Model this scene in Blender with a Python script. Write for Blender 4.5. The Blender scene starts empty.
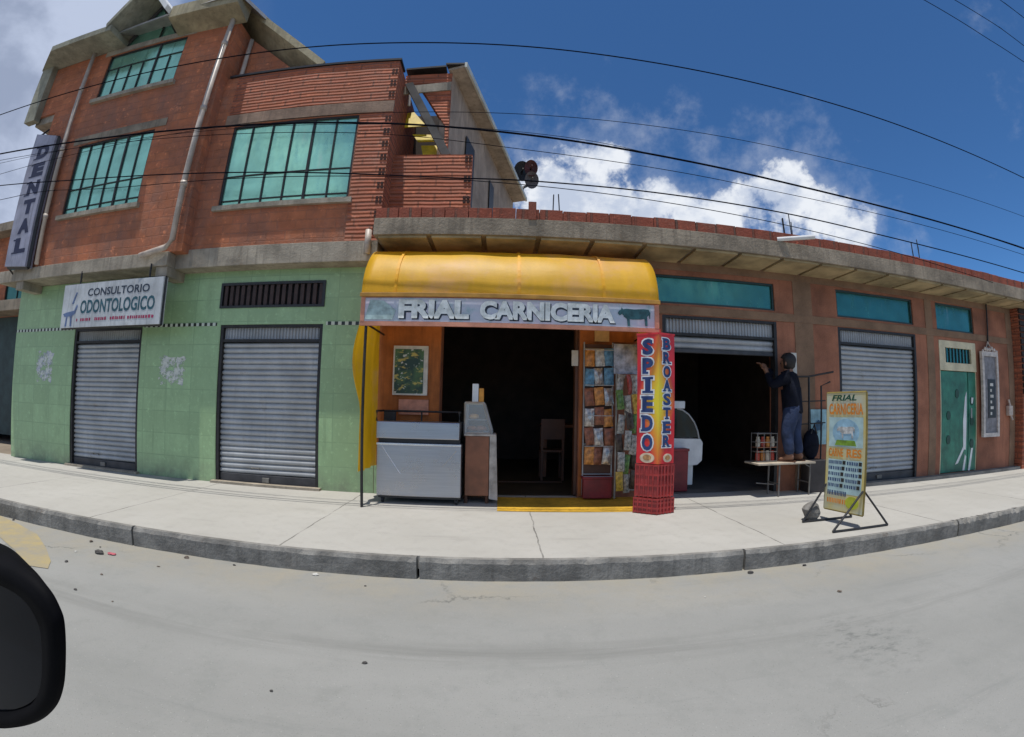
import bpy, bmesh, math, random
from mathutils import Vector, Matrix
random.seed(7)
R = math.radians
scene = bpy.context.scene
COL = scene.collection

# ------------------------------------------------------------------ materials
MATS = {}
def _nt(name):
    m = bpy.data.materials.new(name); m.use_nodes = True
    nt = m.node_tree; b = nt.nodes['Principled BSDF']
    return m, nt, b
def N(nt, t, **kw):
    n = nt.nodes.new(t)
    for k, v in kw.items():
        if k in n.inputs: n.inputs[k].default_value = v
        else: setattr(n, k, v)
    return n
def L(nt, a, b): nt.links.new(a, b)
def c4(c): return (c[0], c[1], c[2], 1)
def wallvec(nt):
    tc = N(nt, 'ShaderNodeTexCoord'); s = N(nt, 'ShaderNodeSeparateXYZ'); L(nt, tc.outputs['Object'], s.inputs[0])
    a = N(nt, 'ShaderNodeMath', operation='ADD'); L(nt, s.outputs[0], a.inputs[0]); L(nt, s.outputs[1], a.inputs[1])
    c = N(nt, 'ShaderNodeCombineXYZ'); L(nt, a.outputs[0], c.inputs[0]); L(nt, s.outputs[2], c.inputs[1])
    return tc, c
def mixc(nt, fac, a, b, blend='MIX'):
    m = N(nt, 'ShaderNodeMix', data_type='RGBA', blend_type=blend)
    if isinstance(fac, (int, float)): m.inputs[0].default_value = fac
    else: L(nt, fac, m.inputs[0])
    for v, i in ((a, 6), (b, 7)):
        if isinstance(v, tuple): m.inputs[i].default_value = c4(v)
        else: L(nt, v, m.inputs[i])
    return m.outputs[2]
def noise(nt, vec, scale, detail=5, rough=.6, lo=.35, hi=.65):
    n = N(nt, 'ShaderNodeTexNoise', Scale=scale, Detail=detail, Roughness=rough); L(nt, vec, n.inputs['Vector'])
    r = N(nt, 'ShaderNodeMapRange'); r.inputs[1].default_value = lo; r.inputs[2].default_value = hi
    L(nt, n.outputs[0], r.inputs[0]); return r.outputs[0]
def stretch(nt, vec, s):
    m = N(nt, 'ShaderNodeMapping'); m.inputs['Scale'].default_value = s; L(nt, vec, m.inputs[0]); return m.outputs[0]
def bump(nt, b, h, strength, dist=.02):
    n = N(nt, 'ShaderNodeBump', Strength=strength, Distance=dist); L(nt, h, n.inputs['Height']); L(nt, n.outputs[0], b.inputs['Normal'])

def mat(name, col, rough=.6, metal=0, var=.25, scale=6, bstr=0, bscale=60, streak=False, spec=None, sk=.55):
    """plain material with uneven colour: two noises, one of them optionally drawn out into vertical streaks"""
    if name in MATS: return MATS[name]
    m, nt, b = _nt(name)
    tc = N(nt, 'ShaderNodeTexCoord'); v = tc.outputs['Object']
    dark = tuple(x*(1-var) for x in col); lite = tuple(min(1, x*(1+var*.6)) for x in col)
    c = mixc(nt, noise(nt, v, scale), dark, lite)
    if streak:
        c = mixc(nt, noise(nt, stretch(nt, v, (7, 7, .5)), 2.2, 6, .65, .5, .75), c, tuple(x*sk for x in col))
        c = mixc(nt, noise(nt, v, 3.4, 9, .78, .6, .72), c, (col[0]*.62, col[1]*.5, col[2]*.4))
    L(nt, c, b.inputs['Base Color'])
    b.inputs['Roughness'].default_value = rough; b.inputs['Metallic'].default_value = metal
    if spec is not None: b.inputs['Specular IOR Level'].default_value = spec
    if bstr: bump(nt, b, noise(nt, v, bscale, 6, .65, 0, 1), bstr)
    MATS[name] = m; return m

def mat_brick(name, c1, c2, mortar, bw, bh, msize=.012, dirt=(.2, .16, .13), dirtamt=.5, ribs=0, offset=.5):
    m, nt, b = _nt(name); tc, v = wallvec(nt); o = tc.outputs['Object']
    # wobble so courses are not ruler straight
    wn = N(nt, 'ShaderNodeTexNoise', Scale=1.7, Detail=3.0); L(nt, o, wn.inputs['Vector'])
    wv = N(nt, 'ShaderNodeVectorMath', operation='MULTIPLY_ADD'); L(nt, wn.outputs['Color'], wv.inputs[0]); wv.inputs[1].default_value = (.05, .035, 0); L(nt, v.outputs[0], wv.inputs[2])
    br = N(nt, 'ShaderNodeTexBrick', Scale=1.0); br.offset = offset
    br.inputs['Color1'].default_value = c4(c1); br.inputs['Color2'].default_value = c4(c2); br.inputs['Mortar'].default_value = c4(mortar)
    br.inputs['Mortar Size'].default_value = msize; br.inputs['Mortar Smooth'].default_value = .4; br.inputs['Bias'].default_value = 0
    br.inputs['Brick Width'].default_value = bw; br.inputs['Row Height'].default_value = bh
    L(nt, wv.outputs[0], br.inputs['Vector'])
    c = mixc(nt, noise(nt, o, 3.1, 8, .7), br.outputs['Color'], tuple(x*.62 for x in c1))
    d = N(nt, 'ShaderNodeMath', operation='MULTIPLY'); L(nt, noise(nt, stretch(nt, o, (1, 1, .55)), 1.15, 9, .72, .45, .72), d.inputs[0]); d.inputs[1].default_value = dirtamt
    c = mixc(nt, d.outputs[0], c, dirt)
    c = mixc(nt, noise(nt, o, 9, 6, .7, .58, .75), c, tuple(min(1, x*1.5) for x in c1))
    pm = N(nt, 'ShaderNodeMath', operation='MULTIPLY'); L(nt, noise(nt, o, 1.9, 9, .78, .56, .7), pm.inputs[0]); pm.inputs[1].default_value = .5
    c = mixc(nt, pm.outputs[0], c, (.36, .22, .16))
    L(nt, c, b.inputs['Base Color']); b.inputs['Roughness'].default_value = .9
    h = N(nt, 'ShaderNodeMath', operation='SUBTRACT'); L(nt, noise(nt, o, 35, 6, .7, 0, 1), h.inputs[0]); L(nt, br.outputs['Fac'], h.inputs[1])
    hh = h.outputs[0]
    if ribs:
        s = N(nt, 'ShaderNodeSeparateXYZ'); L(nt, wv.outputs[0], s.inputs[0])
        a = N(nt, 'ShaderNodeMath', operation='MULTIPLY'); L(nt, s.outputs[1], a.inputs[0]); a.inputs[1].default_value = ribs*math.tau
        q = N(nt, 'ShaderNodeMath', operation='SINE'); L(nt, a.outputs[0], q.inputs[0])
        k = N(nt, 'ShaderNodeMath', operation='ADD'); L(nt, q.outputs[0], k.inputs[0]); L(nt, hh, k.inputs[1]); hh = k.outputs[0]
    bump(nt, b, hh, .8, .012)
    MATS[name] = m; return m

def mat_tile(name, col, line, w, h):
    m, nt, b = _nt(name); tc, v = wallvec(nt); o = tc.outputs['Object']
    br = N(nt, 'ShaderNodeTexBrick', Scale=1.0); br.offset = 0
    br.inputs['Color1'].default_value = c4(col); br.inputs['Color2'].default_value = c4(tuple(x*.78 for x in col)); br.inputs['Mortar'].default_value = c4(line)
    br.inputs['Mortar Size'].default_value = .006; br.inputs['Brick Width'].default_value = w; br.inputs['Row Height'].default_value = h
    L(nt, v.outputs[0], br.inputs['Vector'])
    # marbled glaze and grime
    c = mixc(nt, noise(nt, stretch(nt, o, (1, 1, .6)), 4, 8, .75), br.outputs['Color'], tuple(x*.72 for x in col))
    c = mixc(nt, noise(nt, o, 14, 6, .75, .55, .8), c, tuple(min(1, x*1.35) for x in col))
    c = mixc(nt, noise(nt, stretch(nt, o, (5, 5, .35)), 1.6, 6, .7, .58, .85), c, tuple(x*.5 for x in col))
    # splashed dirt near the pavement
    s = N(nt, 'ShaderNodeSeparateXYZ'); L(nt, o, s.inputs[0])
    g = N(nt, 'ShaderNodeMapRange'); L(nt, s.outputs[2], g.inputs[0]); g.inputs[1].default_value = .35; g.inputs[2].default_value = 0; 
    gm = N(nt, 'ShaderNodeMath', operation='MULTIPLY'); L(nt, g.outputs[0], gm.inputs[0]); L(nt, noise(nt, o, 6, 6, .7, .3, .8), gm.inputs[1])
    c = mixc(nt, gm.outputs[0], c, (.16, .16, .12))
    L(nt, c, b.inputs['Base Color']); b.inputs['Roughness'].default_value = .38
    bump(nt, b, br.outputs['Fac'], -.4, .006)
    MATS[name] = m; return m

def mat_glass(name, col, rough=.08, metal=.75):
    m, nt, b = _nt(name); tc = N(nt, 'ShaderNodeTexCoord'); o = tc.outputs['Object']
    c = mixc(nt, noise(nt, o, 2.5, 5, .6), col, tuple(x*.75 for x in col)); c = mixc(nt, noise(nt, stretch(nt, o, (4, 4, .6)), 2.4, 8, .75, .6, .8), c, tuple(.3+.4*x for x in col)) if metal > .5 and col[1] > .2 else c; L(nt, c, b.inputs['Base Color'])
    b.inputs['Metallic'].default_value = metal; b.inputs['Roughness'].default_value = rough
    rr = N(nt, 'ShaderNodeMapRange'); rr.inputs[3].default_value = rough; rr.inputs[4].default_value = rough+.22; L(nt, noise(nt, stretch(nt, o, (3, 3, 1)), 3, 8, .75, .45, .7), rr.inputs[0]); L(nt, rr.outputs[0], b.inputs['Roughness'])
    bump(nt, b, noise(nt, o, 1.4, 2, .5, 0, 1), .12, .03)
    MATS[name] = m; return m

def mat_fabric(name, col, trans=.4):
    m, nt, b = _nt(name); tc = N(nt, 'ShaderNodeTexCoord'); o = tc.outputs['Object']
    c = mixc(nt, noise(nt, stretch(nt, o, (3, 1, .8)), 2, 7, .7), col, tuple(x*.88 for x in col))
    c = mixc(nt, noise(nt, stretch(nt, o, (.7, .7, .7)), 1.3, 6, .7, .5, .75), c, (col[0]*.95, col[1]*.95, min(1, col[2]*8+.08)))
    L(nt, c, b.inputs['Base Color']); b.inputs['Roughness'].default_value = .5
    t = N(nt, 'ShaderNodeBsdfTranslucent'); L(nt, c, t.inputs[0])
    mx = N(nt, 'ShaderNodeMixShader'); mx.inputs[0].default_value = trans
    L(nt, b.outputs[0], mx.inputs[1]); L(nt, t.outputs[0], mx.inputs[2])
    L(nt, mx.outputs[0], nt.nodes['Material Output'].inputs[0])
    bump(nt, b, noise(nt, stretch(nt, o, (1.2, 4, 4)), 2.5, 5, .6, 0, 1), .1, .02)
    MATS[name] = m; return m

def mat_pavement():
    m, nt, b = _nt('pavement_concrete'); tc = N(nt, 'ShaderNodeTexCoord'); o = tc.outputs['Object']
    c = mixc(nt, noise(nt, o, .9, 8, .65), (.365, .35, .315), (.415, .4, .365))
    c = mixc(nt, noise(nt, o, 7, 8, .75, .5, .8), c, (.33, .315, .285))
    c = mixc(nt, noise(nt, stretch(nt, o, (.35, 2.2, 1)), 2.0, 7, .7, .58, .78), c, (.3, .288, .26))
    s = N(nt, 'ShaderNodeSeparateXYZ'); L(nt, o, s.inputs[0])
    wob = N(nt, 'ShaderNodeTexNoise', Scale=3.0, Detail=6.0); L(nt, o, wob.inputs['Vector'])
    a = N(nt, 'ShaderNodeMath', operation='MULTIPLY_ADD'); L(nt, wob.outputs[0], a.inputs[0]); a.inputs[1].default_value = .05; L(nt, s.outputs[0], a.inputs[2])
    d = N(nt, 'ShaderNodeMath', operation='SUBTRACT'); L(nt, a.outputs[0], d.inputs[0]); d.inputs[1].default_value = .345
    f = N(nt, 'ShaderNodeMath', operation='PINGPONG'); L(nt, d.outputs[0], f.inputs[0]); f.inputs[1].default_value = .985
    g = N(nt, 'ShaderNodeMath', operation='LESS_THAN'); L(nt, f.outputs[0], g.inputs[0]); g.inputs[1].default_value = .0065
    gn = N(nt, 'ShaderNodeMath', operation='MULTIPLY'); L(nt, g.outputs[0], gn.inputs[0]); L(nt, noise(nt, o, 2.2, 5, .7, .3, .6), gn.inputs[1])
    c = mixc(nt, gn.outputs[0], c, (.09, .085, .075))
    # dusty dirt gathered along the kerb and the wall foot
    L(nt, c, b.inputs['Base Color']); b.inputs['Roughness'].default_value = .9
    bump(nt, b, noise(nt, o, 30, 8, .7, 0, 1), .25, .01)
    return m
def mat_road():
    m, nt, b = _nt('road_concrete'); tc = N(nt, 'ShaderNodeTexCoord'); o = tc.outputs['Object']
    c = mixc(nt, noise(nt, stretch(nt, o, (.4, 1.3, 1)), .8, 8, .6), (.235, .235, .22), (.282, .28, .264))
    c = mixc(nt, noise(nt, o, 5, 9, .8, .5, .85), c, (.205, .21, .195))
    c = mixc(nt, noise(nt, stretch(nt, o, (.25, 3, 1)), 1.6, 8, .7, .6, .8), c, (.195, .2, .188))
    s = N(nt, 'ShaderNodeSeparateXYZ'); L(nt, o, s.inputs[0])
    # drifted earth along the gutter
    g = N(nt, 'ShaderNodeMapRange'); L(nt, s.outputs[1], g.inputs[0]); g.inputs[1].default_value = 2.35; g.inputs[2].default_value = 3.05
    gm = N(nt, 'ShaderNodeMath', operation='MULTIPLY'); L(nt, g.outputs[0], gm.inputs[0]); L(nt, noise(nt, o, 2.4, 8, .75, .35, .7), gm.inputs[1])
    c = mixc(nt, gm.outputs[0], c, (.31, .275, .205))
    # grit, hairline cracks and a scuffed patch
    c = mixc(nt, noise(nt, o, 150, 3, .6, .62, .7), c, (.14, .145, .135)); c = mixc(nt, noise(nt, o, 95, 3, .6, .66, .74), c, (.36, .36, .33))
    wv = N(nt, 'ShaderNodeVectorMath', operation='MULTIPLY_ADD'); wn = N(nt, 'ShaderNodeTexNoise', Scale=2.2, Detail=7.0, Roughness=.7); L(nt, o, wn.inputs['Vector']); L(nt, wn.outputs['Color'], wv.inputs[0]); wv.inputs[1].default_value = (.55, .55, 0); L(nt, o, wv.inputs[2])
    vo = N(nt, 'ShaderNodeTexVoronoi', feature='DISTANCE_TO_EDGE', Scale=.55); L(nt, wv.outputs[0], vo.inputs['Vector'])
    lt = N(nt, 'ShaderNodeMapRange'); L(nt, vo.outputs['Distance'], lt.inputs[0]); lt.inputs[1].default_value = .006; lt.inputs[2].default_value = .001
    cm = N(nt, 'ShaderNodeMath', operation='MULTIPLY'); L(nt, lt.outputs[0], cm.inputs[0]); L(nt, noise(nt, o, .7, 4, .6, .5, .62), cm.inputs[1]); c = mixc(nt, cm.outputs[0], c, (.1, .1, .09))
    for yc, hw in ((.75, .2), (2.05, .17), (-1.2, .25)):
        ab = N(nt, 'ShaderNodeMath', operation='SUBTRACT'); L(nt, s.outputs[1], ab.inputs[0]); ab.inputs[1].default_value = yc
        aa = N(nt, 'ShaderNodeMath', operation='ABSOLUTE'); L(nt, ab.outputs[0], aa.inputs[0])
        bm_ = N(nt, 'ShaderNodeMapRange'); bm_.interpolation_type = 'SMOOTHSTEP'; L(nt, aa.outputs[0], bm_.inputs[0]); bm_.inputs[1].default_value = hw; bm_.inputs[2].default_value = .02
        tm = N(nt, 'ShaderNodeMath', operation='MULTIPLY'); L(nt, bm_.outputs[0], tm.inputs[0]); L(nt, noise(nt, stretch(nt, o, (.3, 6, 1)), 1.4, 7, .7, .42, .7), tm.inputs[1])
        c = mixc(nt, tm.outputs[0], c, (.185, .185, .172))
    ds = N(nt, 'ShaderNodeVectorMath', operation='DISTANCE'); L(nt, o, ds.inputs[0]); ds.inputs[1].default_value = (1.98, 1.8, -.16)
    sc = N(nt, 'ShaderNodeMapRange'); L(nt, ds.outputs['Value'], sc.inputs[0]); sc.inputs[1].default_value = .42; sc.inputs[2].default_value = .1
    sm_ = N(nt, 'ShaderNodeMath', operation='MULTIPLY'); L(nt, sc.outputs[0], sm_.inputs[0]); L(nt, noise(nt, stretch(nt, o, (4, 9, 1)), 3, 8, .75, .5, .62), sm_.inputs[1]); c = mixc(nt, sm_.outputs[0], c, (.15, .155, .145))
    L(nt, c, b.inputs['Base Color']); b.inputs['Roughness'].default_value = .92
    bump(nt, b, noise(nt, o, 45, 8, .75, 0, 1), .35, .008)
    return m

# ------------------------------------------------------------------ mesh builder
class MB:
    def __init__(s): s.bm = bmesh.new()
    def face(s, pts):
        return s.bm.faces.new([s.bm.verts.new(p) for p in pts])
    def box(s, x0, x1, y0, y1, z0, z1, bev=0):
        v = [s.bm.verts.new((x, y, z)) for x in (x0, x1) for y in (y0, y1) for z in (z0, z1)]
        fs = [s.bm.faces.new([v[i] for i in f]) for f in ((0,1,3,2),(4,6,7,5),(0,4,5,1),(2,3,7,6),(0,2,6,4),(1,5,7,3))]
        if bev:
            es = list({e for f in fs for e in f.edges})
            bmesh.ops.bevel(s.bm, geom=es, offset=bev, segments=2, affect='EDGES', profile=.5)
        return s
    def prism(s, poly, axis, a0, a1):
        """polygon (2-D) extruded along axis: 'x' poly=(y,z), 'y' poly=(x,z), 'z' poly=(x,y)"""
        def P(p, a): return {'x': (a, p[0], p[1]), 'y': (p[0], a, p[1]), 'z': (p[0], p[1], a)}[axis]
        A = [s.bm.verts.new(P(p, a0)) for p in poly]; B = [s.bm.verts.new(P(p, a1)) for p in poly]
        n = len(poly)
        s.bm.faces.new(A); s.bm.faces.new(B[::-1])
        for i in range(n): s.bm.faces.new([A[i], B[i], B[(i+1) % n], A[(i+1) % n]])
        return s
    def slab(s, quad, off):
        """a quad (4 3-D points) thickened by the vector off"""
        off = Vector(off); A = [s.bm.verts.new(p) for p in quad]; B = [s.bm.verts.new(Vector(p)+off) for p in quad]; n = len(quad)
        s.bm.faces.new(A); s.bm.faces.new(B[::-1])
        for i in range(n): s.bm.faces.new([A[i], B[i], B[(i+1) % n], A[(i+1) % n]])
        return s
    def tube(s, pts, r, n=8, cap=True):
        pts = [Vector(p) for p in pts]; rings = []
        rr = r if isinstance(r, (list, tuple)) else [r]*len(pts)
        for i, p in enumerate(pts):
            d = (pts[min(i+1, len(pts)-1)] - pts[max(i-1, 0)]).normalized()
            u = d.cross(Vector((0, 0, 1)) if abs(d.z) < .9 else Vector((0, 1, 0))).normalized(); w = d.cross(u)
            rings.append([s.bm.verts.new(p + (u*math.cos(t) + w*math.sin(t))*rr[i]) for t in [math.tau*k/n for k in range(n)]])
        for a, b in zip(rings, rings[1:]):
            for k in range(n): s.bm.faces.new([a[k], a[(k+1) % n], b[(k+1) % n], b[k]])
        if cap: s.bm.faces.new(rings[0][::-1]); s.bm.faces.new(rings[-1])
        return s
    def bar(s, a, b, w):
        return s.tube([a, b], w*.7071, 4)
    def ball(s, c, r, seg=12, sc=(1, 1, 1), jit=0):
        g = bmesh.ops.create_uvsphere(s.bm, u_segments=seg, v_segments=max(6, seg*2//3), radius=r)
        for v in g['verts']:
            k = 1 + random.uniform(-jit, jit)
            v.co = Vector((v.co.x*sc[0]*k, v.co.y*sc[1]*k, v.co.z*sc[2]*k)) + Vector(c)
        return s
    def lathe(s, c, prof, n=16):
        rings = [[s.bm.verts.new((c[0]+r*math.cos(math.tau*k/n), c[1]+r*math.sin(math.tau*k/n), c[2]+z)) for k in range(n)] for r, z in prof]
        for a, b in zip(rings, rings[1:]):
            for k in range(n): s.bm.faces.new([a[k], a[(k+1) % n], b[(k+1) % n], b[k]])
        s.bm.faces.new(rings[0][::-1]); s.bm.faces.new(rings[-1]); return s
    def disc(s, c, r, U, V, Nn, th, n=18, sx=1):
        U, V, Nn, c = Vector(U), Vector(V), Vector(Nn), Vector(c)
        P = [c + U*math.cos(math.tau*k/n)*r*sx + V*math.sin(math.tau*k/n)*r for k in range(n)]
        return s.slab(P, Nn*th)
    def poly(s, P2, O, U, V, Nn, th):
        O, U, V, Nn = Vector(O), Vector(U), Vector(V), Vector(Nn)
        return s.slab([O + U*a + V*b for a, b in P2], Nn*th)
    def wall(s, x0, x1, z0, z1, yf, th, holes=()):
        """a wall sheet with real openings, front at yf, thickness th"""
        xs = sorted({x0, x1, *[h[0] for h in holes], *[h[1] for h in holes]}); zs = sorted({z0, z1, *[h[2] for h in holes], *[h[3] for h in holes]})
        xs = [x for x in xs if x0 <= x <= x1]; zs = [z for z in zs if z0 <= z <= z1]
        def solid(i, j):
            if not (0 <= i < len(xs)-1 and 0 <= j < len(zs)-1): return False
            cx, cz = (xs[i]+xs[i+1])/2, (zs[j]+zs[j+1])/2
            return not any(h[0] < cx < h[1] and h[2] < cz < h[3] for h in holes)
        V = {}
        def v(i, j, k):
            if (i, j, k) not in V: V[(i, j, k)] = s.bm.verts.new((xs[i], yf + k*th, zs[j]))
            return V[(i, j, k)]
        for i in range(len(xs)-1):
            for j in range(len(zs)-1):
                if not solid(i, j): continue
                s.bm.faces.new([v(i,j,0), v(i+1,j,0), v(i+1,j+1,0), v(i,j+1,0)])
                s.bm.faces.new([v(i,j,1), v(i,j+1,1), v(i+1,j+1,1), v(i+1,j,1)])
                if not solid(i-1, j): s.bm.faces.new([v(i,j,0), v(i,j+1,0), v(i,j+1,1), v(i,j,1)])
                if not solid(i+1, j): s.bm.faces.new([v(i+1,j,0), v(i+1,j,1), v(i+1,j+1,1), v(i+1,j+1,0)])
                if not solid(i, j-1): s.bm.faces.new([v(i,j,0), v(i,j,1), v(i+1,j,1), v(i+1,j,0)])
                if not solid(i, j+1): s.bm.faces.new([v(i,j+1,0), v(i+1,j+1,0), v(i+1,j+1,1), v(i,j+1,1)])
        return s
    def build(s, name, m, parent=None, loc=None, smooth=False, kind=None):
        bmesh.ops.recalc_face_normals(s.bm, faces=s.bm.faces)
        me = bpy.data.meshes.new(name); base = woff(parent) if parent else Vector(loc or (0, 0, 0))
        bmesh.ops.translate(s.bm, verts=s.bm.verts, vec=-base)
        s.bm.to_mesh(me); s.bm.free()
        o = bpy.data.objects.new(name, me); COL.objects.link(o)
        if parent: o.parent = parent
        else: o.location = base
        me.materials.append(m)
        if smooth: me.polygons.foreach_set('use_smooth', [True]*len(me.polygons))
        if kind: o['kind'] = kind
        return o
def woff(o):
    v = Vector((0, 0, 0))
    while o: v += Vector(o.location); o = o.parent
    return v
def tag(o, label, cat, group=None):
    o['label'] = label; o['category'] = cat
    if group: o['group'] = group
    return o
def thing(name, label, cat, loc, group=None):
    o = bpy.data.objects.new(name, None); COL.objects.link(o); o.location = loc; o.empty_display_size = .1
    return tag(o, label, cat, group)

X, Y, Z = Vector((1, 0, 0)), Vector((0, 1, 0)), Vector((0, 0, 1))
def text_mesh(mb, txt, O, U, V, Nn, w, h, bold=.0, th=.003, squeeze=True, shear=0):
    """lettering fitted into a w x h box whose lower left corner is O"""
    cu = bpy.data.curves.new('t', 'FONT'); cu.body = txt; cu.size = 1; cu.offset = bold; cu.resolution_u = 3; cu.shear = shear
    ob = bpy.data.objects.new('t', cu); COL.objects.link(ob)
    dg = bpy.context.evaluated_depsgraph_get(); me = bpy.data.meshes.new_from_object(ob.evaluated_get(dg))
    bpy.data.objects.remove(ob); bpy.data.curves.remove(cu)
    xs = [v.co.x for v in me.vertices]; ys = [v.co.y for v in me.vertices]
    if not xs: return
    x0, x1, y0, y1 = min(xs), max(xs), min(ys), max(ys)
    O, U, V, Nn = Vector(O), Vector(U), Vector(V), Vector(Nn)
    sx = w/max(1e-6, x1-x0); sy = h/max(1e-6, y1-y0)
    vs = [O + U*((v.co.x-x0)*sx) + V*((v.co.y-y0)*sy) for v in me.vertices]
    A = [mb.bm.verts.new(p + Nn*th) for p in vs]
    for p in me.polygons:
        try: mb.bm.faces.new([A[i] for i in p.vertices])
        except ValueError: pass
    bpy.data.meshes.remove(me)

# ------------------------------------------------------------------ the palette
brick = mat_brick('old_red_brick', (.56, .19, .085), (.46, .15, .075), (.46, .18, .1), .27, .13, .009, (.2, .115, .09), 1.0)
hollow = mat_brick('hollow_red_brick', (.52, .155, .075), (.42, .12, .065), (.17, .075, .05), .42, .105, .013, (.27, .13, .09), .5, ribs=19)
coping = mat_brick('brick_coping', (.36, .085, .045), (.27, .065, .035), (.12, .08, .06), .26, .5, .016, (.12, .07, .05), .45)
green_tile = mat_tile('green_wall_tile', (.37, .55, .29), (.23, .35, .19), .42, .3)
concrete = mat('rough_concrete', (.36, .31, .24), .9, 0, .35, 3, .4, 40, True)
fascia_c = mat('weathered_concrete', (.28, .23, .17), .9, 0, .4, 2.4, .5, 30, True)
soffit_c = mat('cream_soffit_plaster', (.4, .31, .17), .9, 0, .5, 2, .3, 30)
plaster = mat('orange_brown_plaster', (.34, .135, .075), .85, 0, .4, 1.7, .4, 40, True, None, .78)
drab = mat('drab_brown_plaster', (.25, .15, .09), .88, 0, .25, 2.6, .35, 40)
tanpl = mat('tan_plaster', (.38, .29, .22), .9, 0, .3, 2, .35, 30, True)
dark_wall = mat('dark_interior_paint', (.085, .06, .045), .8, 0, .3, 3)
steel_sh = mat('galvanised_shutter', (.42, .43, .435), .5, .2, .2, 2.2, 0, 40, True, None, .82)
black = mat('black_paint', (.018, .018, .02), .45, 0, .3, 8)
iron = mat('dark_iron', (.03, .028, .028), .5, .3, .3, 10)
glass_t = mat_glass('turquoise_mirror_glass', (.33, .7, .56), .1, .7)
glass_d = mat_glass('dark_turquoise_glass', (.06, .24, .21), .12, .6)
pvc = mat('pale_pvc_pipe', (.52, .44, .37), .5, 0, .25, 5, 0, 40, True)
white = mat('white_enamel', (.72, .73, .73), .35, 0, .12, 6)
offwhite = mat('off_white_paper', (.62, .6, .54), .7, 0, .2, 9)
stainless, nt_, b_ = _nt('brushed_stainless'); tc_ = N(nt_, 'ShaderNodeTexCoord'); o_ = tc_.outputs['Object']
L(nt_, mixc(nt_, noise(nt_, stretch(nt_, o_, (.6, 1, 30)), 4, 5, .6, .3, .7), (.38, .39, .42), (.46, .47, .5)), b_.inputs['Base Color']); b_.inputs['Metallic'].default_value = .85
rr_ = N(nt_, 'ShaderNodeMapRange'); rr_.inputs[3].default_value = .24; rr_.inputs[4].default_value = .42; L(nt_, noise(nt_, o_, 3, 7, .7), rr_.inputs[0]); L(nt_, rr_.outputs[0], b_.inputs['Roughness']); bump(nt_, b_, noise(nt_, stretch(nt_, o_, (1, 1, 1.6)), 1.6, 2, .5, 0, 1), .2, .03)
yellow_f = mat_fabric('yellow_awning_canvas', (.97, .55, .02), .42)
yellow_tone = mat('yellow_floor_tone', (.62, .36, .03), .7, 0, .3, 3, .2, 30, True)
orange_tint = mat('awning_tinted_wall', (.42, .13, .03), .8, 0, .3, 3, .25, 30, True)
pinkrail = mat('faded_orange_rail', (.58, .25, .16), .6, 0, .25, 5)
red_pl = mat('red_crate_plastic', (.3, .03, .03), .45, 0, .3, 7)
red_p = mat('red_sign_print', (.62, .025, .03), .45, 0, .15, 4)
navy = mat('navy_lettering', (.015, .045, .16), .5, 0, .15, 8)
wood = mat('brown_wood', (.25, .095, .045), .5, 0, .3, 4, .1, 30)
dwood = mat('dark_brown_wood', (.1, .04, .02), .55, 0, .3, 4)
jeans = mat('denim', (.022, .038, .09), .9, 0, .45, 7, .9, 11)
jacket_m = mat('navy_jacket_cloth', (.006, .008, .017), .9, 0, .4, 7, .9, 12, spec=.2)
skin_m = mat('skin', (.22, .105, .06), .55, 0, .1, 10)
hair_m = mat('black_hair', (.012, .01, .01), .6, 0, .3, 20)
rubber = mat('black_plastic', (.012, .012, .013), .42, 0, .2, 10, .05, 120)

# ------------------------------------------------------------------ setting
g = MB(); g.face([(-900, -900, -.18), (900, -900, -.18), (900, 900, -.18), (-900, 900, -.18)])
g.build('ground', mat('dry_earth', (.24, .2, .15), .95, 0, .3, .5), kind='structure')
g = MB(); g.face([(-80, -9, -.16), (80, -9, -.16), (80, 3.12, -.16), (-80, 3.12, -.16)])
g.build('road', mat_road(), kind='structure')
g = MB(); g.box(-60, 60, 3.085, 5.36, -.1, 0)
g.build('pavement', mat_pavement(), kind='structure')
# kerb: cast lengths with open joints and worn arrises
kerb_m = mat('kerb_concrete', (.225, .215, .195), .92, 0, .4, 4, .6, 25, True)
joints = [-60, -27.6, -15.3, -10.42, -7.96, -5.5, -3.04, -.57, 1.885, 4.45, 6.9, 9.35, 14.3, 24, 60]
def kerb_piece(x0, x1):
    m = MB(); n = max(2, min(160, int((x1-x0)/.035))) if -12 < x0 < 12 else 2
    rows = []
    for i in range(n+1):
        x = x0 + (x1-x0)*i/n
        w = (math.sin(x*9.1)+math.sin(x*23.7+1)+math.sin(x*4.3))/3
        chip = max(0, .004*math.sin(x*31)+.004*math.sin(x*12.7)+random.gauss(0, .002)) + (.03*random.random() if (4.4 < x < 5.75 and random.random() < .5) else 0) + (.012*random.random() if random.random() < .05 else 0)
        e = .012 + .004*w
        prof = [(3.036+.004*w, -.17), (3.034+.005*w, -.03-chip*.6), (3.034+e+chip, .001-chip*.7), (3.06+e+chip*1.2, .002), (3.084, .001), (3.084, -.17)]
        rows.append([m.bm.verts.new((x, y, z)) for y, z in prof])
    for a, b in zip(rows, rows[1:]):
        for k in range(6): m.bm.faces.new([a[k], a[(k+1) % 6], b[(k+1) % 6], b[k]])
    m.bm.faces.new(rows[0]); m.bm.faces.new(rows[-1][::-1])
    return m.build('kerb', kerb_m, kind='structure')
for a, b in zip(joints, joints[1:]): kerb_piece(a+.011, b-.011)
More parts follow.
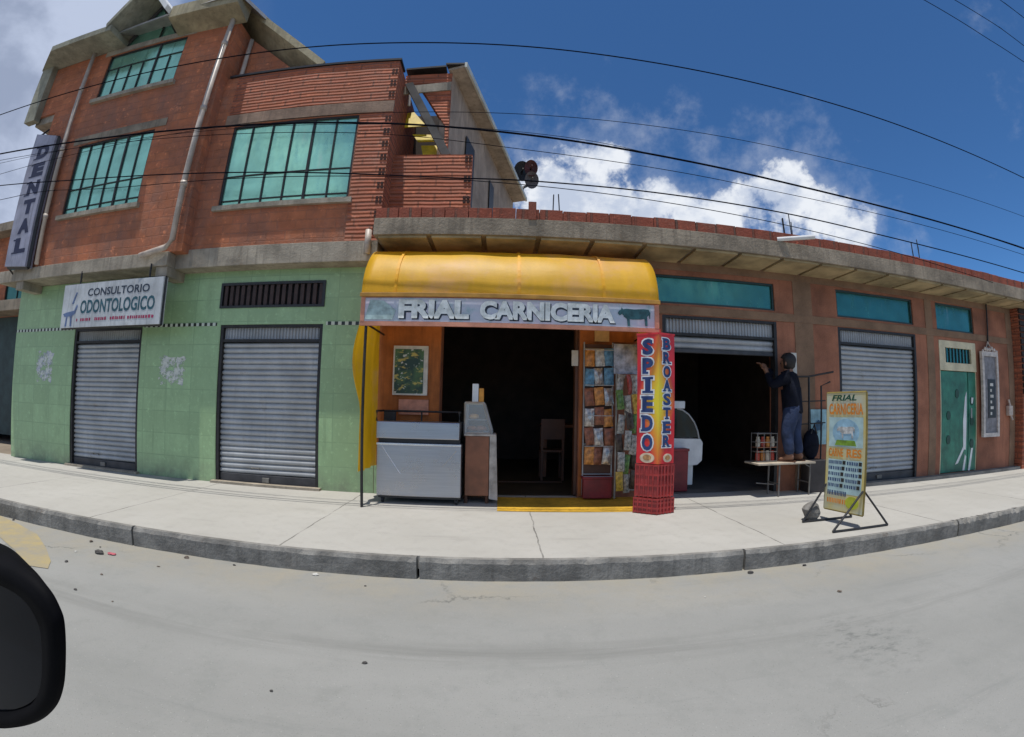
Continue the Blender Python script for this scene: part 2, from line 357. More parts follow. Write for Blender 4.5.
# worn yellow paint on the road
ypts = [(-6.2, 3.03), (-5.0, 3.03), (-4.55, 2.95), (-4.04, 2.82), (-3.62, 2.6), (-3.3, 2.4), (-3.18, 2.28), (-3.45, 2.22), (-3.75, 2.4), (-4.2, 2.55), (-4.9, 2.66), (-6.2, 2.7)]
m_, nt_, b_ = _nt('worn_yellow_road_paint'); tc_ = N(nt_, 'ShaderNodeTexCoord')
L(nt_, mixc(nt_, noise(nt_, tc_.outputs['Object'], 4, 9, .8, .36, .66), (.37, .29, .13), (.25, .235, .2)), b_.inputs['Base Color']); b_.inputs['Roughness'].default_value = .9
g = MB(); g.face([(x, y, -.156) for x, y in ypts]); g.build('road_marking', m_, kind='structure')
# flat yellow patch on the floor in front of the butcher's door
g = MB(); g.face([(-.02, 4.52, .004), (1.42, 4.47, .004), (1.64, 5.235, .004), (-.02, 5.235, .004)]); g.build('yellow_floor', yellow_tone, kind='structure')

# ------------------------------------------------------------------ shared building pieces
def window(parent, x0, x1, z0, z1, y, vbars, hbars, glass, frame=iron, name='window', thick=.018, sill=None):
    m = MB()
    m.wall(x0, x1, z0, z1, y, .05, [(x0+thick*1.6, x1-thick*1.6, z0+thick*1.6, z1-thick*1.6)])
    for f, wd in [(f if isinstance(f, tuple) else (f, 0, 1), wd) for f, wd in vbars]:
        x = x0 + (x1-x0)*f[0]; m.box(x-wd/2, x+wd/2, y+.006, y+.04, z0+thick*1.5+(z1-z0)*f[1], z0+(z1-z0)*f[2]-thick*1.5)
    for f, a, b2 in hbars:
        z = z0 + (z1-z0)*f; m.box(x0+(x1-x0)*a, x0+(x1-x0)*b2, y+.009, y+.037, z-thick*.4, z+thick*.4)
    w = m.build(name, frame, parent)
    # each pane sits at a slightly different angle
    p = MB(); us = [0]+[f[0] if isinstance(f, tuple) else f for f, wd in vbars]+[1]; hs = sorted({0, 1, *[h[0] for h in hbars]})
    for a, b2 in zip(us, us[1:]):
        for c_, d_ in zip(hs, hs[1:]):
            xa, xb = x0+(x1-x0)*a, x0+(x1-x0)*b2; za, zb2 = z0+(z1-z0)*c_, z0+(z1-z0)*d_
            k = min(.012, .018*(xb-xa)); t1, t2 = random.uniform(-k, k), random.uniform(-k, k)*.6
            p.slab([(xa+.002, y+.024+max(0, t1)*.3, za+.002), (xb-.002, y+.024+max(0, -t1)*.3, za+.002), (xb-.002, y+.024+max(0, -t1)*.3+t2*.3, zb2-.002), (xa+.002, y+.024+max(0, t1)*.3+t2*.3, zb2-.002)], (0, .004, 0))
    p.build('pane', glass, w)
    if sill:
        s = MB(); s.box(x0-.06, x1+.06, sill, y+.06, z0-.07, z0-.002); s.build('sill', concrete, w)
    return w
def shutter(parent, x0, x1, z0, z1, zh, y, down=True, name='roller_shutter'):
    """corrugated roller shutter with a fluted head panel, both in a dark frame"""
    f = MB(); f.box(x0, x0+.045, y-.02, y+.09, z0, z1); f.box(x1-.045, x1, y-.02, y+.09, z0, z1)
    f.box(x0+.045, x1-.045, y-.015, y+.09, z1-.035, z1); f.box(x0+.045, x1-.045, y-.015, y+.09, zh-.035, zh)
    r = f.build(name, iron, parent)
    # fluted head
    h = MB(); n = int((x1-x0-.09)/.045); pts = []
    for i in range(n*4+1):
        x = x0+.045 + (x1-x0-.09)*i/(n*4); ph = i % 4; pts.append((x, y+.03 + (.018 if ph in (1, 2) else 0)))
    A = [h.bm.verts.new((x, yy, zh)) for x, yy in pts]; B = [h.bm.verts.new((x, yy, z1-.035)) for x, yy in pts]
    for i in range(len(pts)-1): h.bm.faces.new([A[i], A[i+1], B[i+1], B[i]])
    h.build('fluted_panel', steel_sh, r)
    if down: zt, zb = zh-.035, z0+.13
    else: zt, zb = zh-.035, zh-.2
    c = MB(); ns = int((zt-zb)/.07); prof = []
    for i in range(ns*6+1):
        z = zb + (zt-zb)*i/(ns*6); t = (i % 6)/6
        prof.append((y+.055 - (.0, .022, .03, .032, .03, .022)[i % 6], z))
    nxs = 14; xs = [x0+.045+(x1-x0-.09)*i/nxs for i in range(nxs+1)]; ph = random.uniform(0, 6); kink = zb+(zt-zb)*.8
    dents = [(random.uniform(x0+.2, x1-.2), random.uniform(z0+.3, zh-.3), random.uniform(.006, .013)) for _ in range(5)]
    def dent(x, z): return sum(d*math.exp(-((x-a)**2/.012+(z-b)**2/.02)) for a, b, d in dents) + .003*math.sin(x*3+ph) + (.007 if down and abs(z-kink) < .035 and x < (x0+x1)/2+.1 else 0)
    rows = [[c.bm.verts.new((x, py + dent(x, pz), pz - .004*math.sin(x*2.2+ph)*(1 if down else 0))) for py, pz in prof] for x in xs]
    for a, b in zip(rows, rows[1:]):
        for i in range(len(prof)-1): c.bm.faces.new([a[i], b[i], b[i+1], a[i+1]])
    c.build('slats', steel_sh, r)
    k = MB()
    if down: k.box(x0+.046, x1-.046, y+.01, y+.06, z0+.012, zb, .006)
    else: k.box(x0+.046, x1-.046, y+.01, y+.07, zb-.05, zb, .006)
    k.build('bottom_bar', mat('dark_steel_bar', (.06, .06, .065), .5, .3, .3, 6), r)
    if down:
        lk = MB(); xm = (x0+x1)/2; lk.box(xm-.05, xm+.05, y-.012, y+.012, z0+.04, z0+.1, .004); lk.build('lock', mat('worn_lock_steel', (.2, .19, .17), .5, .4, .3, 9), r); lk = MB(); lk.tube([(xm-.2, y+.0, z0+.2), (xm-.2, y-.02, z0+.22), (xm-.08, y-.02, z0+.22), (xm-.08, y, z0+.2)], .008, 6); lk.build('handle', MATS['worn_lock_steel'], r)
        b2 = MB(); b2.box(x0+.046, x1-.046, y+.1, y+.12, z0, zh); b2.build('backing', black, r)
    return r
def pipe(parent, pts, r=.035):
    m = MB(); m.tube(pts, r, 10)
    for p, q in zip(pts, pts[1:]):
        d = Vector(q)-Vector(p)
        if d.length > 1.2:
            for f in (.2, .5, .8):
                c = Vector(p)+d*f; m.tube([c-d.normalized()*.035, c+d.normalized()*.035], r*1.22, 10)
    return m.build('drainpipe', pvc, parent, smooth=True)

# ------------------------------------------------------------------ corner building
CB = thing('corner_building', 'three-storey red brick corner building with green tiled ground floor and turquoise windows', 'building', (-5, 5.24, 0))
m = MB(); m.wall(-8.15, -1.53, 0, 2.785, 5.24, .26, [(-6.56, -5.1, -.0, 2.06), (-3.73, -2.24, -.0, 2.06), (-3.77, -2.24, 2.28, 2.62)])
m.build('ground_floor_wall', green_tile, CB)
m = MB(); m.box(-8.15, -7.95, 5.5, 12, 0, 2.785); m.box(-7.95, -1.6, 11.8, 12, 0, 2.785); m.build('side_wall', green_tile, CB)
m_, nt_, b_ = _nt('checker_tile_band'); tc_, v_ = wallvec(nt_)
ck_ = N(nt_, 'ShaderNodeTexChecker', Scale=22.0); L(nt_, v_.outputs[0], ck_.inputs[0]); ck_.inputs[1].default_value = (.02, .025, .02, 1); ck_.inputs[2].default_value = (.55, .6, .5, 1)
L(nt_, ck_.outputs[0], b_.inputs['Base Color']); b_.inputs['Roughness'].default_value = .4
for a, b in ((-8.152, -6.62), (-5.06, -3.79), (-2.2, -1.535)):
    m = MB(); m.box(a, b, 5.235, 5.2395, 2.045, 2.09); m.build('checker_band', m_, CB)
shutter(CB, -6.56, -5.1, .0, 2.06, 1.875, 5.27)
shutter(CB, -3.73, -2.24, .0, 2.06, 1.87, 5.27)
for a, b in ((-6.6, -5.06), (-3.77, -2.2)):
    m = MB(); m.box(a, b, 5.17, 5.26, .001, .03); m.build('door_step', concrete, CB)
# vent grille
m = MB(); m.wall(-3.77, -2.24, 2.28, 2.62, 5.225, .05, [(-3.735, -2.275, 2.31, 2.585)])
gr = m.build('vent_grille', black, CB)
m = MB()
for i in range(17): m.box(-3.72+i*.087, -3.72+i*.087+.05, 5.245, 5.262, 2.31, 2.585)
m.build('bars', mat('brown_black_slats', (.05, .03, .028), .7, 0, .3, 9), gr)
m = MB(); m.box(-3.76, -2.25, 5.3, 5.32, 2.285, 2.615); m.build('backing', black, gr)
# slabs between ground floor and first floor
m = MB(); m.box(-8.26, -4.42, 4.83, 5.5, 2.79, 2.985, .006); m.box(-4.42, -1.53, 5.0, 5.5, 2.785, 3.045, .006)
m.box(-4.62, -4.424, 4.86, 5.236, 2.66, 2.788); m.box(-7.75, -7.55, 4.86, 5.236, 2.66, 2.788)
m.box(-8.24, -1.55, 5.5, 12, 2.79, 2.98)
m.build('floor_slab', concrete, CB)
# upper walls
W1 = (-6.82, -5.14, 5.83, 6.76); W2 = (-6.86, -5.2, 3.76, 4.98); W3 = (-3.87, -1.98, 3.63, 4.885)
m = MB(); m.wall(-7.85, -4.22, 2.985, 5.84, 4.86, .22, [W2])
m.wall(-8.42, -4.22, 5.841, 6.87, 4.86, .22, [W1])
m.box(-4.42, -4.221, 5.08, 5.24, 3.045, 6.87)
m.box(-7.85, -7.65, 5.08, 11.9, 2.985, 5.84); m.box(-8.42, -8.2, 5.08, 11.9, 5.841, 6.87)
m.box(-8.2, -1.7, 11.7, 11.9, 2.985, 6.8)
# raking wall beside the main block
m.prism([(-4.42, 3.05), (-1.75, 3.05), (-1.75, 4.69), (-4.42, 7.02)], 'y', 5.241, 5.4)
m.build('upper_wall', brick, CB)
m = MB(); m.box(-8.42, -7.86, 4.9, 8, 5.7, 5.84); m.build('projecting_slab', concrete, CB)
m = MB(); m.wall(-4.218, -1.53, 3.046, 5.79, 5.02, .2, [W3]); m.box(-1.73, -1.532, 5.22, 8.5, 3.046, 5.79)
m.build('bay_wall', brick, CB)
m = MB(); m.box(-1.96, -1.524, 5.006, 5.018, 3.05, 4.898); m.box(-4.0, -1.524, 5.006, 5.018, 5.1, 5.78); m.box(-1.5295, -1.522, 5.019, 6.2, 3.05, 5.78)
m.build('hollow_brick_facing', hollow, CB)
m = MB(); m.box(-4.02, -1.518, 4.998, 5.019, 4.9, 5.08); m.build('lintel_beam', mat('brown_concrete', (.3, .2, .14), .9, 0, .4, 3, .4, 40, True), CB)
m = MB(); m.box(-4.16, -1.5, 4.99, 5.26, 5.792, 5.825); m.build('parapet_cap', black, CB)
m = MB()
for i in range(13):
    z = 3.15 + i*.2
    if 4.85 < z < 5.12: continue
    for dx in (0, .045):
        for dz in (0, .05): m.box(-1.612+dx, -1.58+dx, 5.0, 5.0055, z+dz, z+dz+.036)
m.build('brick_hollows', mat('brick_hole_black', (.05, .02, .015), .9, 0, .3, 9), CB)
m = MB(); m.box(-6.95, -4.98, 4.845, 4.858, 6.765, 6.868); m.build('lintel_beam', concrete, CB)
m = MB(); m.box(-7.0, -5.0, 4.85, 4.858, 5.0, 5.13); m.build('lintel_beam', fascia_c, CB)
V6 = [(.165, .02), (.335, .02), (.5, .02), (.665, .034), (.835, .02)]
window(CB, *W3, 5.03, V6, [(.36, .02, .98), (.07, .02, .98)], glass_t, sill=4.97)
window(CB, *W2, 4.88, V6, [(.36, .02, .98), (.1, .02, .98)], glass_t, sill=4.8)
window(CB, *W1, 4.88, [((.165, 0, .68), .02), ((.335, 0, .68), .02), ((.5, 0, .68), .02), (.665, .034), ((.835, 0, .68), .02)], [(.68, .02, .98)], glass_t, sill=4.8)
# roof: eaves, dormer gable, rake and hips
eave = mat('grey_green_eave', (.3, .29, .22), .9, 0, .35, 3, .3, 30, True)
m = MB(); m.prism([(-7.98, 4.4), (-6.5, 4.4), (-6.5, 4.859), (-8.62, 4.859), (-8.62, 4.75)], 'z', 6.872, 6.985); m.box(-8.62, -8.42, 4.86, 11.9, 6.872, 6.985)
m.build('eave', eave, CB)
m = MB(); m.box(-8.56, -8.26, 4.74, 4.858, 5.72, 6.87); m.build('corner_column', eave, CB)
m = MB()
m.prism([(4.5, 6.87), (4.859, 6.78), (4.859, 7.15), (4.5, 7.12)], 'x', -5.34, -4.06)
m.build('eave', mat('tan_eave_plaster', (.36, .31, .2), .9, 0, .35, 2.5, .3, 30, True), CB)
m = MB(); P = [(-4.25, 7.3), (-2.6, 5.75), (-2.6, 5.9), (-4.25, 7.45)]
m.slab([(-4.6, 5.05, 7.57), (-2.72, 5.05, 5.83), (-2.72, 5.42, 5.60), (-4.6, 5.42, 7.22)], (.06, 0, .09))
m.build('raking_eave', MATS['tan_eave_plaster'], CB)
m = MB(); m.slab([(-8.6, 4.76, 6.99), (-4.06, 4.45, 6.99), (-5.2, 8, 8.7), (-7.6, 8, 8.7)], (0, .03, .08))
m.slab([(-8.6, 11.9, 6.99), (-8.6, 4.76, 6.99), (-7.6, 8, 8.7)], (0, .03, .08)); m.slab([(-4.06, 4.45, 6.99), (-1.7, 11.9, 6.99), (-5.2, 8, 8.7)], (0, .03, .08))
m.slab([(-1.7, 11.9, 6.99), (-8.6, 11.9, 6.99), (-7.6, 8, 8.7), (-5.2, 8, 8.7)], (0, -.03, .08))
m.build('roof', mat('zinc_roof_sheet', (.4, .38, .36), .6, .3, .3, 3), CB)
dm = MB(); dm.slab([(-6.0, 4.38, 7.72), (-6.6, 4.38, 6.94), (-6.6, 6.6, 6.94), (-6.0, 6.6, 7.72)], (-.03, 0, .09)); dm.build('dormer_roof', eave, CB)
dm = MB(); dm.slab([(-5.995, 4.38, 7.72), (-5.36, 4.38, 6.96), (-5.36, 6.6, 6.96), (-5.995, 6.6, 7.72)], (.03, 0, .09)); dm.build('dormer_roof', mat('white_roof_sheet', (.7, .7, .68), .5, 0, .15, 3), CB)
dm = MB(); dm.prism([(-6.58, 6.87), (-5.42, 6.87), (-6.0, 7.7)], 'y', 4.9, 4.93); gp = dm.build('dormer_window', glass_t, CB)
dm = MB(); dm.bar((-6.58, 4.88, 6.88), (-6.0, 4.88, 7.7), .05); dm.bar((-6.0, 4.88, 7.7), (-5.42, 4.88, 6.88), .05); dm.bar((-5.8, 4.88, 6.88), (-5.8, 4.88, 7.4), .025); dm.build('frame', iron, gp)
pipe(CB, [(-7.2, 4.78, 6.87), (-7.15, 4.78, 3.0)])
pipe(CB, [(-4.26, 4.78, 7.1), (-4.34, 4.78, 3.12), (-4.45, 4.78, 3.02), (-4.85, 4.76, 2.93)], .04)
pipe(CB, [(-4.12, 5.19, 6.72), (-4.12, 5.19, 5.95), (-4.12, 5.225, 5.6)])
pipe(CB, [(-1.64, 4.95, 3.16), (-1.64, 4.95, 2.86)], .04)

# ------------------------------------------------------------------ rear wing on the roof side
RW = thing('unfinished_house', 'unfinished hollow-brick house behind with yellow stair panels and a wide plastered eave', 'house', (-1, 5.4, 3.2))
m = MB(); m.wall(-1.525, -.46, 3.2, 4.4, 5.3, .12); m.build('lower_wall', hollow, RW)
for z in (4.28, 3.98, 3.68):
    m = MB()
    for dx in (0, .05):
        for dz in (0, .055): m.box(-.555+dx, -.52+dx, 5.288, 5.299, z+dz, z+dz+.04)
    m.build('brick_hollows', MATS.get('brick_hole_black'), RW)
m = MB(); m.prism([(-1.2, 5.5), (-.88, 4.95), (-.86, 4.42), (-.82, 4.42), (-.84, 5.9), (-1.525, 5.87), (-1.525, 5.66), (-1.3, 5.66)], 'y', 5.42, 5.54); m.build('upper_wall', hollow, RW)
m = MB(); m.prism([(-1.525, 5.64), (-.835, 5.72), (-.835, 5.57), (-1.525, 5.5)], 'y', 5.395, 5.418); m.build('lintel_beam', concrete, RW)
m = MB(); m.slab([(-1.5, 5.33, 5.64), (-.87, 5.33, 4.4), (-.87, 5.392, 4.4), (-1.5, 5.392, 5.64)], (.11, 0, .03)); m.build('stair_beam', mat('dark_grey_concrete', (.12, .11, .1), .9, 0, .3, 4), RW)
ypan = mat('yellow_sheet', (.85, .62, .03), .45, 0, .3, 6)
for q in (((-1.62, 5.42), (-1.42, 5.45), (-1.2, 5.14), (-1.53, 5.12)), ((-1.4, 5.02), (-1.1, 5.0), (-1.03, 4.87), (-1.3, 4.86)), ((-1.26, 4.83), (-1.03, 4.83), (-.93, 4.6), (-1.2, 4.6))):
    zm = min(p[1] for p in q); m = MB(); m.slab([(x, 5.68+(z-zm)*.25, z) for x, z in q], (0, .02, 0)); m.build('yellow_panel', ypan, RW)
m = MB(); m.prism([(-1.66, 5.82), (-1.49, 5.8), (-1.48, 5.53), (-1.63, 5.55)], 'y', 5.7, 5.72); m.build('white_panel', white, RW)
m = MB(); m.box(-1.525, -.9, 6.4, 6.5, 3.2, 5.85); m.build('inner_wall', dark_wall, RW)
# plastered side wall running back, turned a little
m = MB(); m.slab([(-.84, 5.44, 3.2), (.17, 9.8, 3.2), (.17, 9.8, 5.93), (-.84, 5.44, 5.93)], (-.13, .03, 0)); m.build('side_wall', tanpl, RW)
m = MB(); m.slab([(-.9, 5.4, 5.935), (-.66, 5.32, 5.935), (.45, 9.7, 5.935), (.15, 9.82, 5.935)], (0, 0, .04)); m.build('eave', mat('grey_eave_plaster', (.42, .35, .28), .9, 0, .3, 4, .3, 30, True), RW)
m = MB(); m.slab([(-.655, 5.3, 5.92), (-.62, 5.3, 5.92), (.5, 9.7, 5.92), (.46, 9.7, 5.92)], (0, 0, .09)); m.build('gutter', mat('pale_gutter', (.55, .56, .5), .5, 0, .2, 4), RW)
m = MB(); m.slab([(-.93, 5.31, 5.977), (-.66, 5.31, 5.98), (.45, 9.7, 5.98), (-.1, 9.7, 5.977)], (0, 0, .03)); m.slab([(-1.52, 5.36, 5.93), (-.93, 5.36, 5.977), (-.93, 5.55, 5.977), (-1.52, 5.55, 5.93)], (0, 0, .03)); m.build('roof', iron, RW)
for a, b in ((.17, .27), (.5, .57)):
    p0 = Vector((-.825, 5.44, 0)); d = Vector((1.01, 4.36, 0)); q0 = p0+d*a; q1 = p0+d*b; nrm = Vector((.012, -.003, 0))
    m = MB(); m.slab([q0+Z*3.9, q1+Z*3.9, q1+Z*5.3, q0+Z*5.3], nrm); m.build('dark_window', iron, RW)
# dishes on the far roof corner
AM = thing('antenna_mast', 'mast of round dishes, one black and one reddish, beside the plastered eave', 'antenna', (.6, 10.3, 3.2))
m = MB(); m.tube([(.3, 9.65, 6.0), (.42, 10.0, 6.45), (.6, 10.3, 6.7), (.6, 10.3, 7.1)], .035); m.tube([(.3, 10.28, 6.95), (.68, 10.25, 6.95)], .025); m.build('mast', iron, AM)
dn = Vector((.1, -1, -.15)).normalized(); du = Vector((1, .1, 0)).normalized(); dv = du.cross(dn)*-1
for c, r, mm, nm in (((.38, 10.22, 7.0), .25, black, 'black_dish'), ((.6, 10.15, 7.06), .2, mat('reddish_dish', (.09, .022, .02), .6, 0, .5, 5), 'reddish_dish'), ((.62, 10.18, 6.73), .21, mat('grey_dish', (.12, .1, .095), .6, 0, .3, 5), 'grey_dish')):
    m = MB(); rings = []
    for k in range(5):
        t = k/4; rings.append([m.bm.verts.new(Vector(c)+(du*math.cos(a)*.85+dv*math.sin(a)*1.1)*r*max(t, .02)+dn*(t*t*.09)) for a in [math.tau*i/20 for i in range(20)]])
    for a, b in zip(rings, rings[1:]):
        for i in range(20): m.bm.faces.new([a[i], a[(i+1) % 20], b[(i+1) % 20], b[i]])
    m.tube([Vector(c)-dn*.02, Vector(c)+dn*.25], .02, 6)
    m.build(nm, mm, AM, smooth=True)

# ------------------------------------------------------------------ low shop building
SB = thing('shop_building', 'long low orange-brown shop building with concrete eave and brick coping', 'building', (4, 5.24, 0))
DOOR = (-.73, .94, 0, 2.28); BAY = (2.0, 3.68, 0, 2.28); S3 = (4.76, 6.44, .03, 2.28); GD = (7.03, 8.1, .05, 2.24)
T1, T2, T3 = (1.75, 3.67, 2.43, 2.81), (4.77, 6.42, 2.43, 2.84), (7.02, 8.1, 2.4, 2.86)
m = MB(); m.wall(-1.525, 9.4, 0, 3.0, 5.24, .2, [DOOR, BAY, S3, GD, T1, T2, T3]); m.build('front_wall', plaster, SB)
m = MB()
m.box(1.7, 9.397, 5.228, 5.2385, 2.29, 2.4); m.box(1.7, 9.397, 5.23, 5.2385, 2.875, 2.995)
for a, b in ((3.98, 4.3), (6.72, 6.9), (9.2, 9.396)): m.box(a, b, 5.232, 5.2385, .02, 2.289); m.box(a, b, 5.232, 5.2385, 2.401, 2.874)
m.build('concrete_bands', drab, SB)
m = MB(); m.box(-1.52, -.735, 5.229, 5.2385, .35, 2.5); m.box(.945, 1.34, 5.229, 5.2385, .02, 2.5); m.box(1.34, 1.69, 5.229, 5.2385, 1.9, 2.5); m.box(-.735, .945, 5.229, 5.2385, 2.285, 2.5); m.build('orange_tinted_wall', orange_tint, SB)  # orange-brown wall around the door, the awning's yellow tint put into its colour
m = MB(); m.box(-1.52, -.735, 5.227, 5.2385, 0.0, .348); m.build('green_skirting', green_tile, SB)
m = MB(); m.box(-1.505, 9.95, 4.70, 5.6, 3.0, 3.205, .005); m.box(-1.505, 9.95, 5.6, 13, 3.06, 3.2); m.build('roof_slab', fascia_c, SB)
m = MB()
x = -1.45
while x < 9.9:
    m.box(x, x+.56, 4.735, 5.235, 2.972, 2.998); x += .62
m.build('soffit_panels', soffit_c, SB)
m = MB(); x = -1.5
while x < 9.93:
    w = .27; dz = random.uniform(-.006, .006); dy = random.uniform(-.006, .006)
    m.box(x+.004, x+w-.004, 4.715+dy, 4.86+dy, 3.207, 3.335+dz, .004); x += w
m.build('brick_coping', coping, SB)
m = MB(); m.box(.26, .35, 4.69, 4.712, 3.2, 3.42); m.build('brick_stub', coping, SB)
window(SB, *T1, 5.26, [], [], glass_d, mat('teal_frame', (.02, .05, .05), .5, 0, .2, 6), 'transom_window')
window(SB, *T2, 5.26, [], [], glass_d, MATS['teal_frame'], 'transom_window')
window(SB, *T3, 5.26, [], [], glass_d, MATS['teal_frame'], 'transom_window')
shutter(SB, BAY[0], BAY[1], 0, 2.28, 2.06, 5.26, down=False, name='raised_shutter')
shutter(SB, S3[0], S3[1], .03, 2.28, 2.07, 5.26)
m = MB(); m.box(4.3, 9.4, 5.1, 5.235, .001, .05); m.build('door_step', mat('grey_cement_step', (.22, .21, .19), .9, 0, .3, 4, .3, 30), SB)
# rooms behind the two openings
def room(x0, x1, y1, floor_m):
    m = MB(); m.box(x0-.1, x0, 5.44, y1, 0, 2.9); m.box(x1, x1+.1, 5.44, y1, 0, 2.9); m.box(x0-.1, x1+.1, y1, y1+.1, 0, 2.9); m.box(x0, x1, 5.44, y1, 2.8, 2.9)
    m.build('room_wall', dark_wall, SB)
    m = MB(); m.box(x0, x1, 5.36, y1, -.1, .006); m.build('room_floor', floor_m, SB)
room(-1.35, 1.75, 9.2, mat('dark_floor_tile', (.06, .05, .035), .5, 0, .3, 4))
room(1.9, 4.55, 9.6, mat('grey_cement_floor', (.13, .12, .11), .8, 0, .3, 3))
m = MB(); m.box(-.06, .9, 6.3, 6.34, 0, 0.02); 
m.box(.9, .935, 5.3, 5.42, .02, 2.27); m.build('door_jamb', dwood, SB)
# green metal street door with cream transom
gdoor = mat('green_door_paint', (.035, .2, .125), .4, 0, .45, 3, .1, 30, True)
m = MB(); m.box(7.06, 7.84, 5.265, 5.3, .06, 1.73); m.box(7.86, 8.08, 5.26, 5.295, .06, 1.73)
gd = m.build('green_door', gdoor, SB)
for x, z in ((7.52, 1.36), (7.27, 1.0), (7.27, .6), (7.95, 1.24), (7.95, .9), (7.95, .52)):
    m = MB(); m.disc((x, 5.264 if x < 7.85 else 5.259, z), .075, X, Z, -Y, .008, 16, .75)
    m.build('dark_disc', mat('dark_green_disc', (.012, .06, .04), .5, 0, .2, 6), gd)
m = MB(); m.poly([(.64, .42), (.72, .42), (.74, 1.4), (.69, 1.3), (.63, .9)], (7.06, 5.264, 0), X, Z, -Y, .006); m.poly([(.42, .18), (.5, .2), (.72, .5), (.66, .5)], (7.06, 5.264, 0), X, Z, -Y, .007)
m.poly([(.8, .06), (.86, .06), (.93, .44), (.88, .44)], (7.06, 5.259, 0), X, Z, -Y, .006); m.poly([(.64, .07), (.7, .07), (.74, .3), (.7, .34)], (7.06, 5.264, 0), X, Z, -Y, .006)
m.poly([(.87, 1.2), (.91, 1.2), (.93, 1.3), (.87, 1.3)], (7.06, 5.259, 0), X, Z, -Y, .01)
m.build('white_ornament', white, gd)
m = MB(); m.tube([(7.9, 5.23, .95), (7.9, 5.23, 1.12)], .012); m.build('handle', steel_sh, gd)
cream = mat('cream_frame_paint', (.66, .58, .38), .5, 0, .2, 5)
m = MB(); m.wall(7.035, 8.095, 1.74, 2.235, 5.235, .06, [(7.2, 7.95, 1.87, 2.12)]); m.box(7.035, 7.06, 5.25, 5.3, .05, 1.74); m.box(8.082, 8.095, 5.25, 5.3, .05, 1.74)
cf = m.build('door_transom', cream, SB)
m = MB(); m.box(7.19, 7.96, 5.27, 5.285, 1.86, 2.13); m.build('pane', glass_d, cf)
m = MB()
for i in range(8): m.box(7.24+i*.095, 7.252+i*.095, 5.252, 5.266, 1.87, 2.12)
m.build('grille_bars', iron, cf)
m = MB(); m.tube([(8.52, 5.2, 2.98), (8.5, 5.21, 2.5), (8.47, 5.21, 2.2)], .014); m.build('conduit', iron, SB)
m = MB(); m.box(9.06, 9.2, 5.16, 5.235, .98, 1.16, .01); m.tube([(9.12, 5.18, 1.16), (9.1, 5.2, 1.27)], .02); m.tube([(9.16, 5.15, .9), (9.16, 5.2, 1.0)], .02); m.build('meter_box', mat('pale_meter_box', (.5, .42, .36), .6, 0, .3, 8), SB)
m = MB(); m.tube([(3.42, 4.72, 3.235), (3.85, 4.5, 3.245)], .028, 10); m.build('water_spout', white, SB)
for xs in ((.55, .64), (3.6, 3.66, 3.72, 3.78), (6.05, 6.12, 6.19, 6.26)):
    m = MB()
    for i, x in enumerate(xs): m.tube([(x, 4.8+.06*(i % 2), 3.3), (x+random.uniform(-.02, .02), 4.8+.06*(i % 2), 3.58+.04*(i % 3))], .007, 6)
    m.build('rebar', iron, SB)
# little things on the wall
m = MB(); m.box(-1.3, -.88, 5.19, 5.226, 1.2, 1.79)
ft = tag(m.build('framed_picture', offwhite, loc=(-1.1, 5.2, 1.2)), 'framed dark green menu picture with yellow shapes on the orange wall behind the steel counter', 'picture')
m = MB(); m.box(-1.28, -.93, 5.185, 5.189, 1.22, 1.75)
m_, nt_, b_ = _nt('green_menu_print'); tc_ = N(nt_, 'ShaderNodeTexCoord'); o_ = tc_.outputs['Object']
c_ = mixc(nt_, noise(nt_, o_, 4, 4, .6, .45, .6), (.02, .045, .02), (.08, .16, .04)); c_ = mixc(nt_, noise(nt_, stretch(nt_, o_, (1, 1, 2)), 9, 5, .6, .56, .62), c_, (.5, .4, .08)); c_ = mixc(nt_, noise(nt_, o_, 16, 3, .6, .62, .66), c_, (.55, .55, .5)); L(nt_, c_, b_.inputs['Base Color']); b_.inputs['Roughness'].default_value = .35
m.build('print', m_, ft)
m = MB(); m.box(-1.22, -.86, 5.2, 5.226, .97, 1.15); tag(m.build('paper_notice', mat('pinkish_paper', (.55, .25, .17), .7, 0, .3, 9), loc=(-1.03, 5.21, .97)), 'reddish paper notice under the framed menu picture', 'notice')
m = MB(); m.box(.85, .93, 5.27, 5.285, 1.6, 1.79); tag(m.build('paper_notice', offwhite, loc=(.89, 5.28, 1.6)), 'small white paper stuck up inside the dark doorway at its right jamb', 'notice')
m = MB(); m.box(1.12, 1.3, 5.2, 5.226, 1.9, 2.12); tag(m.build('paper_notice', mat('tan_card', (.6, .38, .16), .7, 0, .25, 9), loc=(1.2, 5.21, 1.9)), 'tan card above the snack rack under the banner', 'notice')
def flyer(x0, x1, z0, z1, label, tint):
    m, nt, b = _nt('torn_flyer'); tc = N(nt, 'ShaderNodeTexCoord'); o = tc.outputs['Object']
    c = mixc(nt, noise(nt, stretch(nt, o, (1, 1, 2)), 9, 7, .7, .45, .6), (.62, .64, .57), tuple(.35+.5*t for t in tint)); L(nt, c, b.inputs['Base Color']); L(nt, noise(nt, o, 6, 8, .78, .47, .5), b.inputs['Alpha'])
    p = MB(); pts = []
    n = 36
    for i in range(n):
        a = math.tau*i/n; r = 1/max(abs(math.cos(a)), abs(math.sin(a)))*random.uniform(.78, 1.0)
        pts.append((min(1, max(-1, math.cos(a)*r))*(x1-x0)/2, min(1, max(-1, math.sin(a)*r))*(z1-z0)/2))
    p.poly(pts, ((x0+x1)/2, 5.2385, (z0+z1)/2), X, Z, -Y, .0012)
    return tag(p.build('torn_flyer', m, loc=((x0+x1)/2, 5.237, z0)), label, 'flyer', 'torn flyers on the green tiles')
flyer(-7.5, -7.02, 1.22, 1.74, 'torn white and blue flyer left of the narrow far shutter under the dental sign', (.1, .14, .3))
